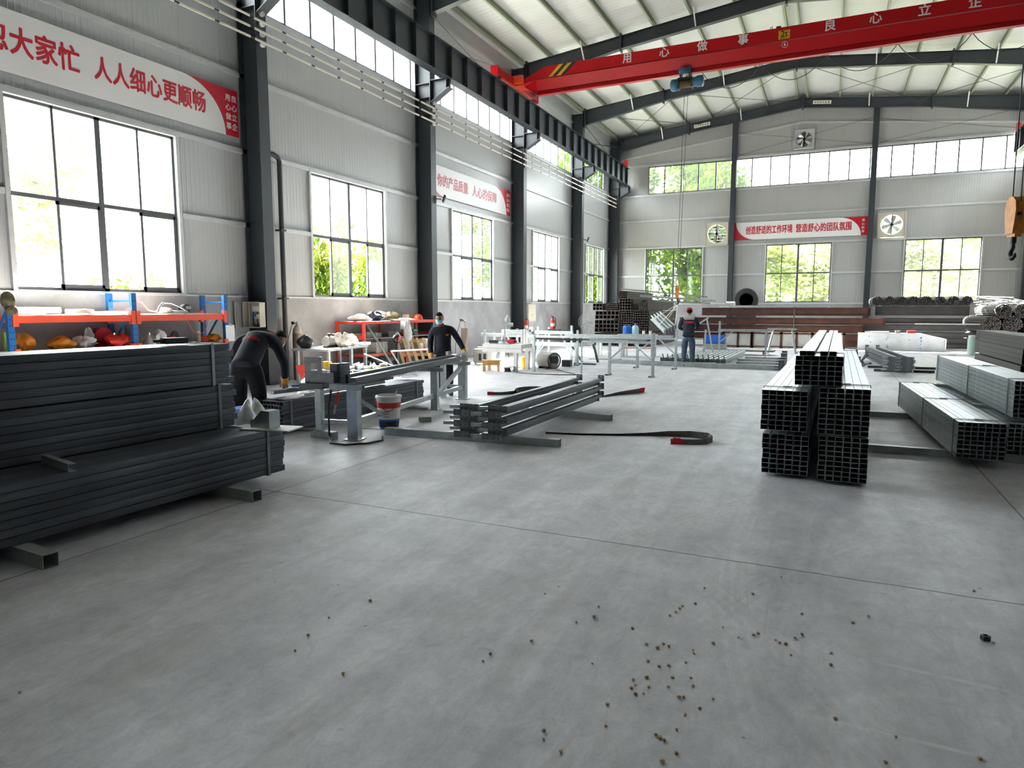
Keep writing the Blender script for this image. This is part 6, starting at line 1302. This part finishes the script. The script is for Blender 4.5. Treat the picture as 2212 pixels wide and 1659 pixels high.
def hand(V, E, wrist, palm, tip_dir, side, up, sc=1.0, curl=.5):
    """palm and five fingers as chains joined to the wrist joint index"""
    d = Vector(tip_dir).normalized(); s = Vector(side).normalized(); n = d.cross(s).normalized() * (1 if Vector(up).dot(d.cross(s)) > 0 else -1)
    w = Vector(V[wrist][:3]); k = chain(V, E, [(*(w + d * .045 * sc), .030 * sc, .018 * sc)], wrist)[0]
    for j, (o, L) in enumerate(((-.030, .062), (-.010, .075), (.010, .072), (.029, .056))):
        b = w + d * .085 * sc + s * o * sc
        q1 = b + (d * (1 - curl * .3) - n * curl * .5) * L * .45 * sc; q2 = q1 + (d * (1 - curl) - n * curl) * L * .5 * sc
        chain(V, E, [(*b, .0105 * sc), (*q1, .0095 * sc), (*q2, .008 * sc)], k)
    b = w + d * .04 * sc - s * .036 * sc; q1 = b + (d * .6 - s * .5 - n * .3) * .035 * sc; q2 = q1 + (d * .9 - n * .4) * .03 * sc
    chain(V, E, [(*b, .012 * sc), (*q1, .0105 * sc), (*q2, .009 * sc)], k)
def place(o, m): o.matrix_local = m; return o
def build_head(t, m, cap=None, mask=False, glasses=False, hair=True):
    """skull as one lathe-like surface with brow, nose and jaw; faces -y in its own frame"""
    b = B(); bmesh.ops.create_uvsphere(b.bm, u_segments=28, v_segments=20, radius=1.0)
    for v in b.bm.verts:
        x, y, z = v.co
        wx = .076 * (1 - .10 * max(0, -z) ** 1.5); wy = .096
        nx, ny, nz = x * wx, y * wy + (.0 if y < 0 else .006 * max(0, z)), z * .118
        if z < -.2: ny -= .012 * (-z - .2)
        if y < -.8 and abs(x) < .32:                                   # nose and brow
            if -.35 < z < .12: ny -= .020 * (1 - abs(x) / .32) * (1 - abs(z + .2) / .34) if abs(z + .2) < .34 else 0
        if y < -.5 and .05 < z < .3 and .2 < abs(x) < .6: ny += .007   # eye sockets
        v.co = (nx, ny, nz)
    for s in (-1, 1): b.ball((s * .078, .008, -.012), (.018, .04, .062), 8, 6)
    o = place(obj('head', b, SKIN, t, True), m)
    for s in (-1, 1): place(obj('eye', B().ball((s * .030, -.082, .016), (.026, .016, .012), 10, 6), BLACK, t, True), m)
    place(obj('mouth', B().ball((0, -.092, -.058), (.045, .012, .010), 10, 5), REDC, t, True), m)
    if hair:
        h = B(); bmesh.ops.create_uvsphere(h.bm, u_segments=28, v_segments=18, radius=1.0); q = random.Random(2)
        kill = []
        for v in h.bm.verts:
            x, y, z = v.co
            if z < -.05 - .45 * max(0, y) or (y < -.35 and z < .46): kill.append(v)
            v.co = (x * .083 * q.uniform(.99, 1.03), y * .104 + .004, z * .128 * q.uniform(.99, 1.03))
        bmesh.ops.delete(h.bm, geom=kill, context='VERTS')
        me = h.mesh('hair', True); o = obj('hair', me, HAIR, t); md = o.modifiers.new('thick', 'SOLIDIFY'); md.thickness = .012; place(o, m)
    if mask:
        k = B(); n = 9; rows = []
        for j in range(7):
            z = -.105 + .105 * j / 6; w_ = .070 - .018 * abs(j - 4) / 4; row = []
            for i in range(n):
                a = -1.15 + 2.3 * i / (n - 1); row.append(k.bm.verts.new((w_ * 1.12 * math.sin(a), -.020 - (.093 - .012 * abs(j - 3.2)) * math.cos(a) - (.010 if abs(i - 4) < 2 else 0) * (1 - abs(j - 4) / 5), z)))
            rows.append(row)
        for A, C in zip(rows, rows[1:]):
            for i in range(n - 1): k.bm.faces.new((A[i], A[i + 1], C[i + 1], C[i]))
        me = k.mesh('face_mask', True); o = obj('face_mask', me, MASK, t); md = o.modifiers.new('thick', 'SOLIDIFY'); md.thickness = .004; place(o, m)
    if glasses:
        g = B()
        for s in (-1, 1): g.rod([(s * .033 + .026 * math.cos(q * math.pi / 8), -.104, .016 + .018 * math.sin(q * math.pi / 8)) for q in range(16)], .0022, 5, closed=True); g.rod([(s * .06, -.102, .02), (s * .080, -.02, .015)], .002, 5)
        g.rod([(-.008, -.106, .018), (.008, -.106, .018)], .002, 5); place(obj('glasses', g, BLACK, t), m)
    if cap:
        c = B(); c.lathe([(.086, .02), (.092, .035), (.088, .075), (.066, .115), (.03, .134), (0, .136)], (0, .004, 0), 22)
        c.prism([(-.07, -.08), (-.05, -.15), (0, -.165), (.05, -.15), (.07, -.08)], 'z', .03, .038); place(obj('cap', c, cap, t, True), m)
def person(label, loc, rz, J, top, pants, collar=None, top2=None, sc=1.0, gloves=None, cuff=None, shoe=BLACK, headpose=(0, 0), baggy=1.0, bulk=1.0, **hk):
    """J: joints in the person's own frame (faces -y, x to the viewer's right when facing them)"""
    t = thing('person', label, 'person', loc, rz); t.scale = (sc, sc, sc); g = lambda n: Vector(J[n])
    # body: one continuous surface
    V, E = [], []
    ch = chain(V, E, [(*g('hip'), .105, .085), (*g('waist'), .10, .08), (*g('chest'), .12, .085), (*g('neck'), .05), (*(g('neck') * .4 + g('head') * .6), .05)])
    for s in ('l', 'r'):
        a = chain(V, E, [(*g('sh' + s), .05), (*g('el' + s), .038), (*g('wr' + s), .028)], ch[2])
        hand(V, E, a[2], None, g('ti' + s) - g('wr' + s), Vector((1 if s == 'l' else -1, 0.25, 0)), (0, -1, 0), 1.0, J.get('curl', .5))
        b = chain(V, E, [(*g('th' + s), .075), (*g('kn' + s), .05), (*g('an' + s), .036), (*g('to' + s), .035, .022)], ch[0])
    skin('body', V, E, SKIN, t, 2)
    # jacket
    V, E = [], []
    lo = g('hip') + (g('hip') - g('waist')) * .55
    ch = chain(V, E, [(*lo, .172 * bulk, .128 * bulk), (*g('hip'), .170 * bulk, .128 * bulk), (*g('waist'), .162 * bulk, .125 * bulk), (*g('chest'), .178 * bulk, .132), (*(g('chest') * .45 + g('neck') * .55), .12, .095), (*g('neck'), .068, .066)])
    for s in ('l', 'r'):
        a = chain(V, E, [(*g('sh' + s), .083), (*(g('sh' + s) * .5 + g('el' + s) * .5), .070), (*g('el' + s), .064), (*(g('el' + s) * .35 + g('wr' + s) * .65), .055), (*(g('el' + s) * .06 + g('wr' + s) * .94), .046)], ch[4])
    jk = skin('jacket', V, E, top, t, 2, 2)
    # trousers
    V, E = [], []
    ch = chain(V, E, [(*(g('hip') + (g('waist') - g('hip')) * .25), .145, .11), (*(g('hip') - (g('waist') - g('hip')).normalized() * .04), .150, .115)])
    for s in ('l', 'r'): chain(V, E, [(*(g('th' + s) + Vector((0, 0, -.04))), .103 * baggy), (*(g('th' + s) * .5 + g('kn' + s) * .5), .090 * baggy), (*g('kn' + s), .076 * baggy), (*(g('kn' + s) * .5 + g('an' + s) * .5), .070 * baggy), (*(g('an' + s) + Vector((0, 0, .0))), .062 * baggy)], ch[1])
    skin('trousers', V, E, pants, t, 2, 1)
    for s in ('l', 'r'):
        d = g('to' + s) - g('an' + s); d.z = 0; d.normalize(); a = g('an' + s); b = B()
        b.ball(a + d * .06 + Vector((0, 0, -.035)), (.10, .27, .10), 14, 8, rz=math.atan2(d.y, d.x) - math.pi / 2)
        for v in b.bm.verts: v.co.z = max(v.co.z, 0.0)
        obj('shoe', b, shoe, t, True)
        if gloves:
            V, E = [], []; w = g('wr' + s); dd = (g('ti' + s) - w).normalized(); chain(V, E, [(*(w - dd * .02), .036), (*w, .034)])
            hand(V, E, 1, None, dd, Vector((1 if s == 'l' else -1, .25, 0)), (0, -1, 0), 1.18, J.get('curl', .5)); skin('glove', V, E, gloves, t, 1)
            obj('glove_cuff', B().rod([w - dd * .05, w - dd * .0, w + dd * .035], [.050, .046, .040], 12, True), cuff, t, True)
    if collar:
        n = g('neck'); u = (g('head') - g('chest')).normalized(); obj('collar', B().rod([n - u * .035, n + u * .005, n + u * .035], [.080, .074, .064], 16, False), collar, t, True)
    m = Matrix.Translation(g('head')) @ Matrix.Rotation(headpose[0], 4, 'Z') @ Matrix.Rotation(headpose[1], 4, 'X')
    build_head(t, m, **hk)
    return t
# masked worker facing the camera behind the bench
J = dict(hip=(0, .02, .86), waist=(0, .02, 1.0), chest=(.0, .0, 1.22), neck=(-.03, -.03, 1.395), head=(-.055, -.055, 1.53),
         shl=(.185, .0, 1.32), ell=(.33, .0, 1.08), wrl=(.43, -.10, .90), til=(.46, -.22, .84),
         shr=(-.20, -.0, 1.30), elr=(-.25, -.01, 1.04), wrr=(-.22, -.10, .80), tir=(-.21, -.16, .66),
         thl=(.10, .02, .82), knl=(.13, .0, .46), anl=(.14, .03, .08), tol=(.17, -.10, .03), thr=(-.10, .02, .82), knr=(-.11, -.01, .46), anr=(-.11, .03, .08), tor=(-.14, -.10, .03), curl=.45)
mw = person('person in navy work jacket and pale blue face mask standing at the welding bench', (-6.98, 11.55, 0), R(28), J, NAVY, NAVY2, REDC, gloves=GLOVW, cuff=GLOVY, headpose=(R(-6), R(6)), bulk=1.1, baggy=1.1, mask=True, glasses=True)
obj('badge', B().cbox((.10, -.150, 1.215), (.05, .012, .03), R(12)), ORCL, mw, label='small orange chest badge')
# bending worker seen from behind
J = dict(hip=(.0, .10, .86), waist=(-.01, -.02, 1.0), chest=(-.04, -.20, 1.15), neck=(-.14, -.38, 1.18), head=(-.23, -.47, 1.14),
         shl=(.19, -.20, 1.14), ell=(.31, -.22, .88), wrl=(.23, -.36, .66), til=(.18, -.46, .56),
         shr=(-.25, -.24, 1.10), elr=(-.34, -.30, .84), wrr=(-.30, -.40, .60), tir=(-.28, -.46, .48),
         thl=(.10, .10, .82), knl=(.14, .0, .44), anl=(.14, .08, .08), tol=(.16, -.08, .03), thr=(-.10, .10, .82), knr=(-.12, .01, .44), anr=(-.14, .08, .08), tor=(-.15, -.08, .03), curl=.5)
bw = person('person in navy work jacket bending forward over the dark bundle, seen from behind', (-7.42, 7.02, 0), R(180 + 24), J, NAVY, NAVY2, REDC, sc=1.12, gloves=TAN, cuff=GLOVY, shoe=REDC, headpose=(R(20), R(48)), baggy=1.28, bulk=1.12)
jk = [c for c in kids(bw) if c.name.startswith('jacket')][0]
mm = B()
for k in range(8):                                          # short strokes of lettering lying on the cloth
    ok, p, n, _ = jk.closest_point_on_mesh(Vector((-.17 + .034 * k, .08, 1.26 + .012 * k)))
    qt = n.to_track_quat('Z', 'Y').to_euler(); mm.cbox(p + n * .002, (.028, .045, .006), qt.z, qt.y, qt.x)
obj('back_lettering', mm, REDC, bw, label='dull red lettering across the back')

# worker with the red cap seen from behind, holding the load
J = dict(hip=(0, .02, .92), waist=(0, .02, 1.07), chest=(0, .01, 1.30), neck=(0, -.01, 1.47), head=(.0, -.035, 1.60),
         shl=(.20, .0, 1.40), ell=(.27, -.03, 1.14), wrl=(.17, -.26, 1.08), til=(.10, -.36, 1.08),
         shr=(-.20, .0, 1.40), elr=(-.27, -.04, 1.15), wrr=(-.18, -.27, 1.10), tir=(-.10, -.37, 1.12),
         thl=(.10, .02, .88), knl=(.12, .0, .48), anl=(.13, .03, .08), tol=(.16, -.09, .03), thr=(-.10, .02, .88), knr=(-.11, -.02, .48), anr=(-.12, .04, .08), tor=(-.14, -.08, .03), curl=.7)
fw = person('person in red cap, dark jacket with grey shoulders and jeans, seen from behind', (-3.88, 20.62, 0), R(180 + 10), J, NAVY, JEAN, None, sc=1.02, headpose=(0, R(5)), bulk=1.1, baggy=1.15, cap=REDC, hair=True)
V, E = [], []
chain(V, E, [(-.17, .0, 1.405, .098), (0, .01, 1.44, .118, .104), (.17, .0, 1.405, .098)]); skin('grey_yoke', V, E, GREYC, fw, 2, 1)
obj('back_print', B().cbox((0, .152, 1.30), (.24, .012, .06)), REDC, fw, label='red printed strip on the back')

# ------------------------------------------------------------------ trees outside
def crown_mesh(name, seed, n, lw, m, asp):
    # unit-wide crown, asp units tall: leaf clusters around many lobes
    q = random.Random(seed); bm = bmesh.new(); nb = int(10 + 9 * asp)
    blobs = [(Vector((q.uniform(-.6, .6), q.uniform(-.6, .6), q.uniform(.1, .95) * asp)), q.uniform(.28, .48)) for _ in range(nb)]
    for k in range(n):
        c, r = q.choice(blobs); d = Vector((q.gauss(0, 1), q.gauss(0, 1), q.gauss(0, 1))).normalized() * r * q.uniform(.45, 1.0); p = c + d
        a = Vector((q.gauss(0, 1), q.gauss(0, 1), q.gauss(0, .6))).normalized(); b_ = a.cross(Vector((q.gauss(0, 1), q.gauss(0, 1), q.gauss(0, 1)))).normalized(); s = lw * q.uniform(.6, 1.4)
        vs = [bm.verts.new(p + a * s), bm.verts.new(p + b_ * s * .55 + a * .1 * s), bm.verts.new(p - a * s), bm.verts.new(p - b_ * s * .55)]
        bm.faces.new(vs)
    me = bpy.data.meshes.new(name); bm.to_mesh(me); bm.free(); me.materials.append(m); return me
CRT = [crown_mesh('crown', s, (9000, 5200, 6000)[k], (.055, .065, .055)[k], LEAF[k], 3.4) for k, s in enumerate((1, 2, 3))]
CRB = [crown_mesh('crown', s, 3000, .06, LEAF[k], 1.5) for k, s in enumerate((4, 5, 6))]
def tree(label, x, y, h, w_, k, trunk=.3, low=.03, group='trees beyond the windows', name='tree'):
    t = thing(name, label, 'tree' if name == 'tree' else 'bush', (x, y, -.3), rnd.uniform(0, 6), group)
    tall = name == 'tree'; o = obj('crown', (CRT if tall else CRB)[k], None, t); z = h * (1 - low) / (3.4 if tall else 1.5); o.scale = (w_, w_, z); o.location = (0, 0, h * low)
    b = B(); q = random.Random(int(x * 10 + y)); b.rod([(0, 0, 0), (q.uniform(-.1, .1), q.uniform(-.1, .1), h * .4), (q.uniform(-.3, .3), q.uniform(-.3, .3), h * .85)], [trunk * .5, trunk * .38, trunk * .12], 8)
    for a in range(4): z = h * q.uniform(.35, .6); b.rod([(0, 0, z), (q.uniform(-1, 1) * w_ * .5, q.uniform(-1, 1) * w_ * .5, z + h * .2)], [trunk * .2, trunk * .06], 6)
    obj('trunk', b, BARK, t)
E_T = [(-15.5, 46, 13.5, 3.2, 0, 'tall green tree outside the far wall, beyond its first window by the corner'), (-12.0, 44.5, 12.5, 2.9, 0, 'leafy tree outside, filling the window nearest the pile of square tubes'), (-9.2, 47.5, 14.0, 3.3, 0, 'tall leafy tree outside behind the exhaust fan'), (-6.6, 44.8, 11.5, 2.6, 0, 'bushy tree outside just past the first far window'),
       (-3.6, 50, 9.0, 3.4, 1, 'pale tree outside the middle far window, its own side of the post'), (-.6, 48, 8.0, 3.0, 1, 'pale low tree outside the middle of the far wall'), (2.6, 50, 8.0, 3.4, 1, 'pale tree outside behind the second wall post'), (5.6, 49, 8.6, 3.2, 1, 'pale tree outside the far window closest to the rod heap'), (8.8, 50, 8.5, 3.4, 1, 'last pale tree outside beyond the corner column')]
for x, y, h, w_, k, lb in E_T: tree(lb, x, y, h, w_, k)
W_T = [(-17.5, 12.6, 2.6, 1.5, 2, 0, 'bush outside the closest window, seen through its open pane'), (-18.5, 8.6, 3.0, 1.3, 0, 0, 'bush outside the closest window, at its outer pane'), (-18.0, 20.5, 4.6, 1.7, 2, 0, 'dense bush outside the second window'), (-18.6, 24.0, 4.3, 1.8, 0, 0, 'yellow green bush outside the second window, farther along'), (-18.0, 31.0, 3.6, 1.7, 1, 0, 'pale bush outside the third window'), (-18.5, 40.5, 4.0, 1.8, 1, 0, 'pale bush outside the fourth window'),
       (-25.0, 14.5, 9.0, 2.6, 1, .32, 'thin pale tree standing away from the closest window'), (-26, 22, 9.5, 2.8, 1, .3, 'pale tree standing away from the second window'), (-27, 54, 11, 3.2, 0, .3, 'green tree seen through the last windows of the long wall')]
for x, y, h, w_, k, tr, lb in W_T: tree(lb, x, y, h, w_, k, tr or .12, .05 if not tr else .3, 'trees beyond the windows' if tr else 'bushes beyond the windows', 'tree' if tr else 'bush')
